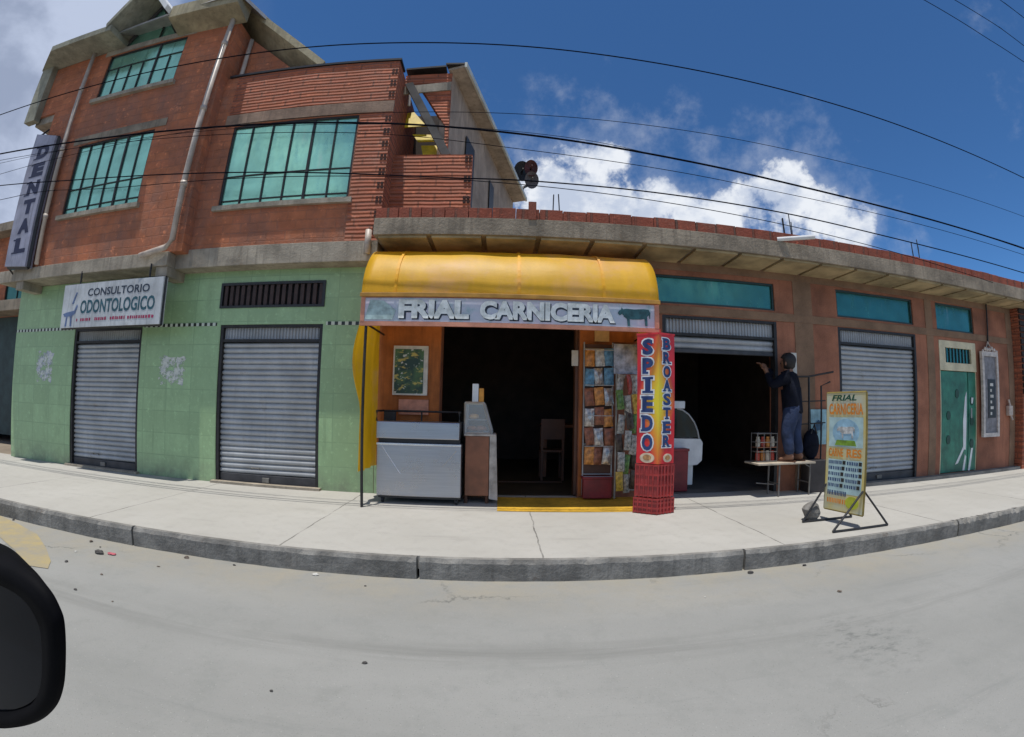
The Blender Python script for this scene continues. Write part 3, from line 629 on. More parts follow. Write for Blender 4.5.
flyer(-4.74, -4.25, 1.24, 1.66, 'torn pale flyer on the green tiles between the two closed shutters', (.2, .25, .22))

# ------------------------------------------------------------------ awning
AW = thing('shop_awning', 'yellow barrel awning with banner and side curtain over the butcher shop door', 'awning', (0.05, 4.47, 0))
AX0, AX1 = -1.5, 1.67
m = MB(); nx, na = 36, 14; grid = []
for i in range(nx+1):
    x = AX0 + (AX1-AX0)*i/nx; row = []
    sag = .007*abs(math.sin(math.pi*(i/nx)*3))
    for k in range(na+1):
        a = math.pi/2*k/na
        y = 5.2 - .74*math.cos(a) ; z = 2.235 + .69*math.sin(a)
        s = sag*math.sin(2*a) + .0025*math.sin(x*11+k)*math.sin(2*a)
        row.append(m.bm.verts.new((x, y + s, z - s)))
    grid.append(row)
for a, b in zip(grid, grid[1:]):
    for k in range(na): m.bm.faces.new([a[k], b[k], b[k+1], a[k+1]])
for row in (grid[0], grid[-1]):
    c = m.bm.verts.new((row[0].co.x, 5.2, 2.235))
    for k in range(na): m.bm.faces.new([row[k], row[k+1], c])
m.build('canopy', yellow_f, AW, smooth=True)
m = MB(); m.box(AX0-.01, AX1+.01, 4.437, 4.456, 2.205, 2.25, .006)
m.build('hem', mat('ochre_hem', (.5, .25, .04), .6, 0, .25, 6), AW)
m = MB(); m.box(AX0, AX1, 4.465, 4.49, 1.9, 1.945); m.box(AX0, AX1, 4.48, 4.5, 2.2, 2.23); m.box(AX0, AX0+.045, 4.463, 4.492, 1.945, 2.2); m.box(AX1-.05, AX1, 4.463, 4.492, 1.945, 2.2)
m.build('valance_frame', pinkrail, AW)
for x in (-1.15, .15, 1.05):
    m = MB(); A = [(x, 5.2-.745*math.cos(t), 2.235+.694*math.sin(t)) for t in [math.pi/2*k/14 for k in range(15)]]
    for p, q in zip(A, A[1:]): m.face([p, (p[0]+.028, p[1], p[2]), (q[0]+.028, q[1], q[2]), q])
    m.build('seam', yellow_f, AW)
for x in (-1.44, 1.63):
    m = MB(); m.tube([(x, 4.5, .0), (x, 4.5, 2.2)], .016); m.build('pole', iron, AW)
    m = MB(); m.tube([(x, 4.52, 1.925), (x, 5.22, 1.925)], .012); m.build('side_rail', iron, AW)
# side curtains: yellow cloth gathered between the pole and the wall
def curtain(x, bulge, z0):
    m = MB(); ny, nz = 22, 20; G = []
    for i in range(ny+1):
        t = i/ny; row = []
        for k in range(nz+1):
            s = k/nz; z = 2.2 - (2.2-z0)*s
            y = 4.53 + (.67)*t
            xx = x + bulge*math.sin(math.pi*min(1, s*1.15))*(1-t)*.9*math.sin(math.pi*min(1, s*1.6)) + .014*math.sin(t*19+s*3)*(.3+s)
            row.append(m.bm.verts.new((xx, y, z)))
        G.append(row)
    for a, b in zip(G, G[1:]):
        for k in range(nz): m.bm.faces.new([a[k], b[k], b[k+1], a[k+1]])
    return m.build('side_curtain', yellow_f, AW, smooth=True)
curtain(-1.49, -.12, .36)
curtain(1.66, .02, 1.6)
# banner
m_, nt_, b_ = _nt('banner_print'); tc_ = N(nt_, 'ShaderNodeTexCoord'); o_ = tc_.outputs['Object']
c_ = mixc(nt_, noise(nt_, stretch(nt_, o_, (.5, 1, 1.5)), 3, 5, .6, .35, .65), (.46, .52, .6), (.6, .53, .6)); c_ = mixc(nt_, noise(nt_, o_, 3.2, 7, .7, .5, .66), c_, (.26, .4, .42)); c_ = mixc(nt_, noise(nt_, o_, 6, 7, .75, .55, .68), c_, (.7, .66, .68)); L(nt_, c_, b_.inputs['Base Color']); b_.inputs['Roughness'].default_value = .5
m = MB(); m.box(-1.455, 1.62, 4.47, 4.478, 1.947, 2.199); bn = m.build('banner', m_, AW)
bz = 1.975
def banner_text(mb, dx, dz, bold, y):
    text_mesh(mb, 'FRIAL', (-1.09+dx, y, bz+.005+dz), X, Z, -Y, .74, .2, bold, 0)
    text_mesh(mb, 'CARNICERIA', (-.24+dx, y, bz+.005+dz), X, Z, -Y, 1.42, .2, bold, 0)
m = MB(); banner_text(m, .01, -.014, .075, 4.467); m.build('letter_shadow', mat('dark_letter_shadow', (.02, .03, .05), .6, 0, .2, 9), bn)
m = MB(); banner_text(m, 0, 0, .055, 4.464); m.build('lettering', mat('cream_white_letter', (.82, .85, .78), .5, 0, .35, 9), bn)
COW = [(0, .62), (.04, .75), (.1, .8), (.12, .92), (.16, .82), (.26, .86), (.5, .84), (.8, .88), (.95, .86), (1, .7), (.99, .4), (.97, .42), (.96, .6), (.9, .5), (.91, .05), (.84, .05), (.82, .4), (.72, .36), (.45, .34), (.36, .36), (.37, .02), (.3, .02), (.28, .36), (.2, .45), (.14, .6), (.06, .52)]
m = MB(); m.poly([(.36*a, .22*b) for a, b in COW], (1.21, 4.466, 1.955), X, Z, -Y, .003); m.build('cow_picture', mat('dark_teal_cow', (.03, .11, .12), .6, 0, .5, 12), bn)
m = MB(); m.poly([(.0, 0), (.3, 0), (.33, .1), (.2, .2), (.05, .21)], (-1.45, 4.466, 1.965), X, Z, -Y, .003); m.build('meat_picture', mat('pale_green_picture', (.4, .52, .5), .6, 0, .45, 8), bn)

# ------------------------------------------------------------------ stainless counter
FR = thing('steel_counter', 'brushed stainless steel food counter on castors under the left end of the awning', 'counter', (-.9, 4.9, 0))
m = MB(); m.box(-1.35, -.42, 4.74, 5.12, .085, .665, .008); m.build('body', stainless, FR)
m = MB(); m.box(-1.335, -.435, 4.76, 5.1, .666, .715); m.build('shadow_gap', black, FR)
m = MB(); m.box(-1.355, -.44, 4.725, 5.13, .715, .9, .01); m.build('top_drawer', stainless, FR)
m = MB(); m.box(-1.352, -.418, 4.728, 4.74, .645, .668, .004); m.bar((-1.29, 4.738, .63), (-1.08, 4.738, .33), .006); m.bar((-.47, 4.738, .60), (-.62, 4.738, .42), .003)
m.build('edge_trim', mat('bright_steel', (.75, .76, .78), .25, .9, .1, 5), FR)
m = MB(); m.tube([(-1.37, 4.8, .9), (-1.37, 4.8, 1.01), (-1.37, 5.1, 1.01), (-.45, 5.1, 1.01), (-.45, 4.8, 1.01), (-.45, 4.8, .9)], .012); m.tube([(-.92, 5.1, .9), (-.92, 5.1, 1.01)], .01); m.box(-1.36, -1.22, 5.06, 5.1, .9, 1.0); m.build('rail', iron, FR)
m = MB(); m.box(-1.34, -.42, 4.78, 5.1, .055, .085); m.build('base_frame', black, FR)
for x in (-1.29, -.47):
    for y in (4.79, 5.07):
        m = MB(); m.tube([(x-.012, y, .03), (x+.012, y, .03)], .029, 14); m.box(x-.02, x+.02, y-.012, y+.012, .03, .06); m.build('castor', rubber, FR)

# ------------------------------------------------------------------ snack cart
SC = thing('snack_cart', 'small brown wooden cart with sloping glass case and a pale cloth on its side', 'cart', (-.24, 5, 0))
m = MB(); m.box(-.385, -.12, 4.86, 5.16, .09, .755, .006); m.build('cabinet', wood, SC)
m = MB(); m.slab([(-.115, 4.85, .77), (-.045, 4.85, .77), (-.02, 4.85, .045), (-.115, 4.85, .06)], (0, .3, 0)); m.box(-.4, -.05, 4.845, 5.17, .757, .78, .004)
m.build('side_cloth', mat('pale_cloth', (.42, .38, .34), .9, 0, .4, 7, .3, 30), SC)
m = MB(); q = [(-.39, .782), (-.1, .782), (-.1, .81), (-.19, 1.12), (-.39, 1.12)]
for y in (4.87, 5.13):
    for a, b in zip(q, q[1:]+q[:1]): m.bar((a[0], y, a[1]), (b[0], y, b[1]), .022)
for a in q: m.bar((a[0], 4.87, a[1]), (a[0], 5.13, a[1]), .022)
m.build('case_frame', mat('grey_aluminium', (.45, .45, .43), .4, .5, .2, 6), SC)
for q in ((-.37, -.12, 4.9, 5.1, .79, .8), (-.37, -.16, 4.9, 5.1, .93, .936)): m = MB(); m.box(*q); m.build('case_shelf', steel_sh, SC)
m_, nt_, b_ = _nt('clear_glass'); b_.inputs['Roughness'].default_value = .03; b_.inputs['Base Color'].default_value = (.8, .85, .85, 1)
tr_ = N(nt_, 'ShaderNodeBsdfTransparent'); mx_ = N(nt_, 'ShaderNodeMixShader'); mx_.inputs[0].default_value = .8
L(nt_, b_.outputs[0], mx_.inputs[1]); L(nt_, tr_.outputs[0], mx_.inputs[2]); L(nt_, mx_.outputs[0], nt_.nodes['Material Output'].inputs[0]); clear = m_
m = MB(); m.slab([(-.38, 4.868, .79), (-.11, 4.868, .79), (-.2, 4.868, 1.11), (-.38, 4.868, 1.11)], (0, .004, 0)); m.slab([(-.1, 4.88, .81), (-.1, 5.12, .81), (-.19, 5.12, 1.12), (-.19, 4.88, 1.12)], (.004, 0, 0)); m.build('case_glass', clear, SC)
m = MB(); m.bm.free()
for x in (-.375, -.14):
    for y in (4.9, 5.12): m = MB(); m.tube([(x, y, 0), (x, y, .09)], .02); m.build('leg', dwood, SC)
bread = mat('golden_bread', (.55, .3, .06), .7, 0, .35, 14)
for i, (x, y, z, r, lab) in enumerate(((-.3, 4.96, .97, .045, 'yellow bread roll on the upper shelf of the glass case'), (-.22, 4.97, .835, .05, 'brown pastry at the right on the lower shelf of the glass case'), (-.32, 4.95, .835, .045, 'brown pastry at the left on the lower shelf of the glass case'))):
    m = MB(); m.ball((x, y, z), r, 12, (1.3, 1, .72), .05); tag(m.build('pastry', bread if i == 0 else mat('brown_pastry', (.3, .1, .03), .6, 0, .3, 14), loc=(x, y, z), smooth=True), lab, 'pastry', 'pastries in the glass case')
m = MB(); m.box(-.325, -.255, 4.95, 5.02, 1.135, 1.34, .006); j = tag(m.build('carton', white, loc=(-.29, 4.98, 1.135)), 'white and orange carton standing on top of the glass case', 'carton')
m = MB(); m.box(-.25, -.195, 4.96, 5.02, 1.135, 1.29, .006); m.build('side_pack', mat('orange_pack', (.7, .3, .04), .5, 0, .3, 12), j)

# ------------------------------------------------------------------ snack rack on the right of the door
SR = thing('snack_rack', 'wire snack rack hung with packets right of the butcher shop doorway', 'rack', (1.16, 5.15, 0))
m = MB()
for x in (.985, 1.335): m.tube([(x, 5.17, .05), (x, 5.17, 1.88)], .009, 6)
for z in (.3, .66, 1.02, 1.38, 1.8): m.tube([(.985, 5.165, z), (1.335, 5.165, z)], .007, 6); m.tube([(.985, 5.1, z-.02), (1.335, 5.1, z-.02)], .005, 6)
m.build('wire_frame', steel_sh, SR)
m = MB(); m.box(.975, 1.345, 5.185, 5.2, .3, 1.86); m.build('back_board', dwood, SR)
pk_m = {'orange': mat('orange_foil', (.6, .25, .06), .3, .1, .5, 25), 'blue': mat('blue_foil', (.12, .28, .42), .3, .1, .5, 25), 'silver': mat('silver_foil', (.5, .46, .42), .25, .5, .5, 25), 'brown': mat('brown_foil', (.28, .1, .05), .35, .1, .5, 25), 'white': mat('white_foil', (.58, .58, .55), .3, .1, .45, 25)}
def packet_mesh(w, h, d):
    b = bmesh.new(); n, k = 8, 10; sheets = []
    for s in (-1, 1):
        G = []
        for i in range(n+1):
            row = []
            for j in range(k+1):
                u, v = i/n*2-1, j/k*2-1
                t = max(0, (1-abs(u)**2.5)*(1-abs(v)**3))
                row.append(b.verts.new((u*w/2, s*(d*t+.001) + .004*math.sin(u*7+v*5)*t, v*h/2)))
            G.append(row)
        for a, c in zip(G, G[1:]):
            for j in range(k): b.faces.new([a[j], c[j], c[j+1], a[j+1]] if s < 0 else [a[j], a[j+1], c[j+1], c[j]])
    me = bpy.data.meshes.new('packet'); b.to_mesh(me); b.free()
    me.polygons.foreach_set('use_smooth', [True]*len(me.polygons)); return me
rows = ['top', 'second', 'third', 'fourth', 'fifth', 'sixth']; cols = ['left', 'middle', 'right']
colour = [['orange', 'white', 'blue'], ['blue', 'silver', 'blue'], ['brown', 'orange', 'silver'], ['silver', 'brown', 'orange'], ['brown', 'silver', 'brown'], ['orange', 'brown', 'silver']]
pmesh = {}
for r in range(6):
    for c in range(3):
        cn = colour[r][c]
        if cn not in pmesh:
            pmesh[cn] = packet_mesh(.115, .21, .022); pmesh[cn].materials.append(pk_m[cn])
        o = bpy.data.objects.new('snack_packet', pmesh[cn]); COL.objects.link(o)
        o.location = (1.045+c*.115+random.uniform(-.008, .008), 5.12+random.uniform(-.012, .012), 1.69-r*.235+random.uniform(-.012, .012)); o.rotation_euler = (random.uniform(-.12, .06), random.uniform(-.12, .12), random.uniform(-.25, .25))
        tag(o, f'{cn} snack packet hanging in the {rows[r]} row of the rack, {cols[c]} column', 'packet', 'snack packets on the wire rack')
m = MB(); m.box(.98, 1.33, 5.08, 5.22, .02, .27, .01); b0 = tag(m.build('plastic_bin', mat('deep_red_plastic', (.2, .015, .02), .45, 0, .3, 6), loc=(1.15, 5.15, .02)), 'dark red plastic bin on the floor under the snack rack', 'bin')
m = MB(); m.box(.97, 1.34, 5.07, 5.23, .25, .28, .008); m.build('rim', MATS['deep_red_plastic'], b0)
pb = packet_mesh(.3, .36, .04); pb.materials.append(mat('blue_white_pack', (.45, .5, .62), .35, 0, .6, 10))
o = bpy.data.objects.new('hanging_pack', pb); COL.objects.link(o); o.location = (1.48, 5.1, 1.68); tag(o, 'large blue and white pack hanging right of the snack rack near the red sign', 'pack')
hm = {'clear': mat('clear_packet', (.42, .42, .38), .22, .1, .6, 30), 'green': mat('green_packet', (.12, .24, .06), .3, 0, .6, 30), 'red': mat('red_packet', (.4, .07, .05), .3, 0, .5, 30), 'yellow': mat('yellow_packet', (.55, .38, .06), .3, 0, .5, 30), 'dark': mat('dark_packet', (.07, .055, .045), .4, 0, .6, 30)}
order = [['clear', 'red', 'clear'], ['green', 'clear', 'yellow'], ['clear', 'dark', 'green'], ['dark', 'clear', 'clear'], ['clear', 'green', 'dark'], ['yellow', 'clear', 'dark']]
hmesh = {}
for r in range(6):
    for c in range(3):
        cn = order[r][c]
        if cn not in hmesh: hmesh[cn] = packet_mesh(.085, .23, .02); hmesh[cn].materials.append(hm[cn])
        o = bpy.data.objects.new('hanging_packet', hmesh[cn]); COL.objects.link(o)
        o.location = (1.4+c*.085+random.uniform(-.02, .02), 5.03+random.uniform(-.04, .03), 1.4-r*.235+random.uniform(-.04, .04)); o.rotation_euler = (random.uniform(-.15, .15), random.uniform(-.22, .22), random.uniform(-.7, .7))
        tag(o, f'{cn} narrow packet on the stand by the red pillar sign, {rows[r]} row, {cols[c]}', 'packet', 'narrow packets hung on the stand')
m = MB(); m.tube([(1.36, 5.08, 1.5), (1.36, 5.08, .02)], .012); m.tube([(1.62, 5.08, 1.5), (1.62, 5.08, .02)], .012); m.tube([(1.36, 5.08, 1.48), (1.62, 5.08, 1.48)], .012); m.tube([(1.36, 5.08, .12), (1.62, 5.08, .12)], .012)
tag(m.build('bag_stand', mat('weathered_steel', (.3, .29, .26), .5, .3, .3, 8), loc=(1.5, 5.08, 0)), 'thin steel stand with narrow packets hung on it behind the red pillar sign', 'stand')

# ------------------------------------------------------------------ tall red pillar sign on crates
foot = [(1.6, 4.30), (1.80, 4.37), (1.63, 4.56), (1.41, 4.43)]
def grow(P, s, c=(1.61, 4.42)): return [(c[0]+(x-c[0])*s, c[1]+(y-c[1])*s) for x, y in P]
PS = thing('pillar_sign', 'tall red and yellow two-faced chicken sign standing on red crates', 'sign', (1.61, 4.42, .52))
m_, nt_, b_ = _nt('fiery_print'); tc_ = N(nt_, 'ShaderNodeTexCoord'); o_ = tc_.outputs['Object']
sp_ = N(nt_, 'ShaderNodeSeparateXYZ'); L(nt_, o_, sp_.inputs[0])
# distance from the front corner along each face, and height
d_ = N(nt_, 'ShaderNodeVectorMath', operation='DISTANCE'); cmb_ = N(nt_, 'ShaderNodeCombineXYZ'); L(nt_, sp_.outputs[0], cmb_.inputs[0]); L(nt_, sp_.outputs[1], cmb_.inputs[1]); L(nt_, cmb_.outputs[0], d_.inputs[0]); d_.inputs[1].default_value = (1.6-1.61, 4.30-4.42, 0)
z_ = N(nt_, 'ShaderNodeMapRange'); L(nt_, sp_.outputs[2], z_.inputs[0]); z_.inputs[1].default_value = .62; z_.inputs[2].default_value = .1
zz_ = N(nt_, 'ShaderNodeMath', operation='ABSOLUTE'); s1_ = N(nt_, 'ShaderNodeMath', operation='SUBTRACT'); L(nt_, sp_.outputs[2], s1_.inputs[0]); s1_.inputs[1].default_value = .66; L(nt_, s1_.outputs[0], zz_.inputs[0])
e_ = N(nt_, 'ShaderNodeMath', operation='MULTIPLY_ADD'); L(nt_, zz_.outputs[0], e_.inputs[0]); e_.inputs[1].default_value = .29; L(nt_, d_.outputs['Value'], e_.inputs[2])
r_ = N(nt_, 'ShaderNodeValToRGB'); L(nt_, e_.outputs[0], r_.inputs[0])
r_.color_ramp.elements[0].position = .05; r_.color_ramp.elements[0].color = (.75, .62, .03, 1); r_.color_ramp.elements[1].position = .24; r_.color_ramp.elements[1].color = (.6, .02, .03, 1)
el_ = r_.color_ramp.elements.new(.17); el_.color = (.72, .2, .03, 1)
L(nt_, r_.outputs[0], b_.inputs['Base Color']); b_.inputs['Roughness'].default_value = .4
m = MB(); m.prism(foot, 'z', .525, 1.855); body = m.build('sign_box', m_, PS)
m = MB(); m.prism(grow(foot, 1.03), 'z', 1.855, 1.875); m.tube([(1.66, 4.42, 1.87), (1.66, 4.42, 1.93)], .006); m.build('cap', red_p, PS)
def face_frame(a, b):
    a, b = Vector((*a, 0)), Vector((*b, 0)); U = (b-a).normalized(); return a, U, Z.copy(), U.cross(Z), (b-a).length
SERIF = {'S': (), 'P': ('b',), 'I': ('b', 't'), 'E': ('l',), 'D': ('l',), 'O': (), 'B': ('l',), 'R': ('b2',), 'A': ('b2',), 'T': ('b',)}
def column(mb, word, a, U, Nn, x0, w, ztop, pitch, h, bold, off, grow_=0):
    for i, ch in enumerate(word):
        wz = ztop - i*pitch - h
        ww = w*(.5 if ch == 'I' else 1); xo = x0 + (w-ww)/2
        O = Vector(a)+U*(xo-grow_)+Z*(wz-grow_)
        text_mesh(mb, ch, O, U, Z, Nn, ww+2*grow_, h+2*grow_, bold, off)
        sb = h*.16
        def rect(u0, u1, v0, v1):
            P = [Vector(a)+U*(x0+u0*w)+Z*(wz+v0*h)+Nn*off for u0, v0 in ()]
            A = [(x0+u0*w-grow_, wz+v0*h-grow_), (x0+u1*w+grow_, wz+v0*h-grow_), (x0+u1*w+grow_, wz+v1*h+grow_), (x0+u0*w-grow_, wz+v1*h+grow_)]
            mb.face([Vector(a)+U*p+Z*q+Nn*(off+.0004) for p, q in A])
        for s in SERIF.get(ch, ()):
            if s == 'b': rect(.0 if ch != 'T' else .22, .55 if ch == 'P' else (1 if ch == 'I' else .78), 0, .14)
            if s == 't': rect(0, 1, .86, 1)
            if s == 'l': rect(-.1, .2, 0, .12); rect(-.1, .2, .88, 1)
            if s == 'b2': rect(-.08, .38, 0, .11); rect(.62, 1.08, 0, .11)
aL, UL, VL, NL, lenL = face_frame(foot[3], foot[0]); aR, UR, VR, NR, lenR = face_frame(foot[0], foot[1])
m = MB(); column(m, 'SPIEDO', aL, UL, NL, .055, .115, 1.81, .197, .165, .03, .0015, .014); column(m, 'BROASTER', aR, UR, NR, .055, .1, 1.82, .143, .122, .03, .0015, .011); m.build('letter_outline', white, PS)
m = MB(); column(m, 'SPIEDO', aL, UL, NL, .055, .115, 1.81, .197, .165, .05, .004); column(m, 'BROASTER', aR, UR, NR, .055, .1, 1.82, .143, .122, .042, .004); m.build('lettering', navy, PS)
m = MB(); m.disc(aL+UL*.115+Z*.585, .052, UL, Z, NL, .003, 20, 1.5); m.disc(aR+UR*.125+Z*.585, .045, UR, Z, NR, .003, 20, 1.3); pl = m.build('dish_picture', mat('cream_dish_print', (.62, .5, .36), .5, 0, .3, 20), PS)
m = MB(); m.disc(aL+UL*.115+Z*.588+NL*.003, .03, UL, Z, NL, .002, 16, 1.5); m.disc(aR+UR*.125+Z*.588+NR*.003, .026, UR, Z, NR, .002, 16, 1.3); m.build('roast_chicken', mat('roast_brown_print', (.5, .26, .1), .5, 0, .5, 25), pl)
def crate(z0, z1, lab, s):
    P = grow(foot, s); t = thing('plastic_crate', lab, 'crate', (1.61, 4.42, z0), 'red crates under the pillar sign')
    m = MB(); m.prism(grow(foot, s*.95), 'z', z0+.012, z1-.006); m.build('shell', red_pl, t)
    m = MB()
    for z in ([z0+.01, z1-.02] + [z0+(z1-z0)*f for f in (.34, .66)]): m.prism(P, 'z', z, z+.018)
    for i in range(4):
        a, b = P[i], P[(i+1) % 4]
        for f in (0.02, .2, .4, .6, .8): x, y = a[0]+(b[0]-a[0])*f, a[1]+(b[1]-a[1])*f; m.box(x-.006, x+.006, y-.006, y+.006, z0+.003, z1-.004)
    m.build('ribs', mat('bright_red_rib', (.36, .035, .032), .45, 0, .35, 9), t)
crate(.0, .17, 'red plastic crate on the pavement, lowest under the pillar sign', 1.1)
crate(.172, .52, 'tall red plastic crate, upper one directly under the pillar sign', 1.04)

# ------------------------------------------------------------------ A-frame sign
AF = thing('aframe_sign', 'narrow yellow butcher price board on black triangular feet near the kerb', 'sign', (3.22, 3.44, 0))
pA, pB = Vector((3.155, 3.66, 0)), Vector((3.255, 3.23, 0))
U = (pB-pA).normalized(); Nn = U.cross(Z); Wd = (pB-pA).length
m_, nt_, b_ = _nt('board_print'); tc_ = N(nt_, 'ShaderNodeTexCoord'); o_ = tc_.outputs['Object']
c_ = mixc(nt_, noise(nt_, o_, 3, 5, .6, .4, .6), (.6, .5, .18), (.52, .54, .42)); L(nt_, c_, b_.inputs['Base Color']); b_.inputs['Roughness'].default_value = .5
m = MB(); m.slab([pA+Z*.13, pB+Z*.13, pB+Z*1.25, pA+Z*1.25], -Nn*.02); pan = m.build('panel', m_, AF)
m = MB()
for a, b in (((0, .13), (Wd, .13)), ((0, 1.25), (Wd, 1.25)), ((0, .13), (0, 1.25)), ((Wd, .13), (Wd, 1.25))): m.bar(pA+U*a[0]+Z*a[1]-Nn*.01, pA+U*b[0]+Z*b[1]-Nn*.01, .018)
m.build('panel_frame', mat('yellow_brown_frame', (.2, .15, .03), .5, 0, .3, 8), AF)
dkgreen = mat('dark_green_letter', (.01, .08, .05), .5, 0, .2, 9); orng = mat('orange_letter', (.72, .25, .03), .5, 0, .2, 9)
def onp(u, z): return pA+U*u+Z*z
def P_(mb, u0, u1, z0, z1, off): mb.face([onp(u0, z0)+Nn*off, onp(u1, z0)+Nn*off, onp(u1, z1)+Nn*off, onp(u0, z1)+Nn*off])
m = MB(); P_(m, .03, Wd-.03, .74, 1.02, .0012); P_(m, .03, Wd-.03, .30, .62, .0012); m.build('pale_blue_field', mat('pale_blue_print', (.42, .6, .62), .5, 0, .25, 7), pan)
m = MB(); text_mesh(m, 'FRIAL', onp(.06, 1.175), U, Z, Nn, .28, .055, .03, .003, shear=.25); m.build('lettering', dkgreen, pan)
m = MB(); text_mesh(m, 'CARNICERIA', onp(.03, 1.045), U, Z, Nn, .38, .105, .03, .003); text_mesh(m, 'CARNE', onp(.03, .645), U, Z, Nn, .165, .08, .03, .003); text_mesh(m, 'RES', onp(.235, .645), U, Z, Nn, .165, .08, .03, .003); m.build('lettering', orng, pan)
m = MB(); m.disc(onp(Wd/2, .88), .125, U, Z, Nn, .002, 22, 1.2); m.build('picture_disc', mat('light_blue_disc', (.3, .52, .68), .5, 0, .3, 9), pan)
m = MB(); m.poly([((a-.5)*.2, b*.13) for a, b in COW], onp(Wd/2, .82)+Nn*.002, U, Z, Nn, .002); m.build('cow_picture', mat('grey_white_cow', (.5, .52, .52), .5, 0, .6, 25), pan)
m = MB(); m.poly([(-.12, 0), (.12, 0), (.1, .05), (-.1, .05)], onp(Wd/2, .755)+Nn*.002, U, Z, Nn, .002); m.build('grass_picture', mat('grass_print', (.2, .36, .04), .5, 0, .4, 15), pan)
m = MB(); mk = MB(); mo = MB()
for r in range(5):
    z = .575 - r*.055; u = .035
    while u < Wd-.06:
        w = random.uniform(.012, .03)
        if .17 < u < .2 or u > Wd-.085: P_(mk, u, u+.035, z, z+.036, .0026); u += .05; continue
        P_(m, u, u+w*.55, z, z+.032, .0024); u += w*.9
    
for r in range(2):
    z = .275 - r*.075; u = .035
    while u < Wd*.55:
        w = random.uniform(.014, .03); P_((m, mo)[r], u, u+w*.6, z, z+.045, .0024); u += w
m.build('small_print', navy, pan); mk.build('price_boxes', black, pan); mo.build('small_print', orng, pan)
m = MB(); m.disc(onp(Wd*.72, .225), .06, U, Z, Nn, .002, 18, 1.25); m.build('green_patch', mat('lime_print', (.45, .5, .03), .5, 0, .3, 9), pan)
for (ax, ay, fx0, fx1, fy) in ((3.165, 3.65, 2.9, 3.53, 3.655), (3.245, 3.245, 2.92, 3.61, 3.24)):
    m = MB(); az = .36 if fy < 3.4 else .4
    m.tube([(fx0, fy, .012), (ax+.02, ay, az), (fx1, fy, .012)], .011, 8); m.tube([(fx0, fy, .012), (fx1, fy, .012)], .011, 8)
    m.build('leg_frame', black, AF)
m = MB(); m.ball((3.06, 3.73, .085), .1, 16, (.95, .8, .95), .06)
for v in m.bm.verts: v.co.x += .012*math.sin(v.co.z*40); 
tag(m.build('stone', mat('grey_stone', (.2, .19, .175), .9, 0, .35, 9, .5, 25), loc=(3.06, 3.73, 0)), 'grey stone the size of a head weighing down the price board foot', 'stone')

# ------------------------------------------------------------------ table, person and goods at the open bay
TB = thing('low_table', 'low folding table with pale top at the open bay, a person standing on it', 'table', (3.55, 4.98, 0))
m = MB(); m.box(3.14, 4.02, 4.86, 5.2, .405, .43, .005); m.build('tabletop', mat('pale_worn_wood', (.42, .36, .28), .7, 0, .3, 5), TB)
for x in (3.47, 3.95):
    for y in (4.89, 5.13):
        m = MB(); m.tube([(x, y, 0), (x, y, .405)], .012); m.build('leg', mat('dull_steel_tube', (.16, .15, .14), .5, .3, .3, 8), TB)
m = MB()
for x in (3.47, 3.95): m.tube([(x, 4.89, .16), (x, 5.13, .16)], .009)
m.tube([(3.2, 5.0, .17), (3.47, 5.0, .14)], .008); m.tube([(3.95, 4.89, .36), (3.87, 4.89, .4)], .008); m.build('brace', MATS['dull_steel_tube'], TB)
# ---- person
def skin_mesh(name, verts, edges, mat_, parent, sub=2, root=0):
    me = bpy.data.meshes.new(name); me.from_pydata([v[:3] for v in verts], edges, [])
    o = bpy.data.objects.new(name, me); COL.objects.link(o)
    mod = o.modifiers.new('s', 'SKIN'); mod.use_smooth_shade = True
    for i, v in enumerate(verts):
        r = v[3]; me.skin_vertices[0].data[i].radius = (r, r) if not isinstance(r, tuple) else r
        me.skin_vertices[0].data[i].use_root = (i == root)
    sb = o.modifiers.new('u', 'SUBSURF'); sb.levels = sub; sb.render_levels = sub
    dg = bpy.context.evaluated_depsgraph_get(); nm = bpy.data.meshes.new_from_object(o.evaluated_get(dg))
    bpy.data.objects.remove(o)
    nm.transform(Matrix.Translation(-woff(parent))); nm.materials.clear(); nm.materials.append(mat_); nm.name = name
    nm.polygons.foreach_set('use_smooth', [True]*len(nm.polygons))
    ob = bpy.data.objects.new(name, nm); COL.objects.link(ob); ob.parent = parent; return ob
PE = thing('person', 'person in navy jacket and jeans standing on the low table, both arms raised', 'person', (3.72, 5.0, .43))
F_ = Vector((-.62, .78, 0)).normalized(); L_ = Vector((-F_.y, F_.x, 0))    # forward, left
C0 = Vector((3.74, 5.0, 0))
def at(f, l, z): v = C0 + F_*f + L_*l; return (v.x, v.y, z)
J = dict(pel=at(0, 0, 1.08), hipL=at(0, .085, 1.05), hipR=at(0, -.085, 1.05), knL=at(.05, .1, .78), knR=at(.0, -.1, .78), anL=at(.0, .1, .49), anR=at(-.07, -.1, .49),
         hlL=at(-.045, .1, .455), hlR=at(-.115, -.1, .455), toL=at(.15, .115, .447), toR=at(.08, -.115, .447),
         wai=at(.01, 0, 1.22), che=at(.03, 0, 1.42), nec=at(.05, 0, 1.57), hd=at(.075, 0, 1.68), hdt=at(.07, 0, 1.76), chin=at(.12, 0, 1.64), nose=at(.165, 0, 1.69),
         shL=at(.04, .16, 1.5), shR=at(.04, -.16, 1.5), elL=at(.22, .2, 1.4), elR=at(.24, -.18, 1.52), wrL=at(.32, .12, 1.6), wrR=at(.4, -.08, 1.66))
names = list(J); I = {n: i for i, n in enumerate(names)}
rad = dict(pel=.1, hipL=.085, hipR=.085, knL=.055, knR=.055, anL=.036, anR=.036, hlL=.034, hlR=.034, toL=.026, toR=.026, wai=.095, che=.115, nec=.05, hd=.082, hdt=.07, chin=.035, nose=.014, shL=.058, shR=.058, elL=.042, elR=.042, wrL=.029, wrR=.029)
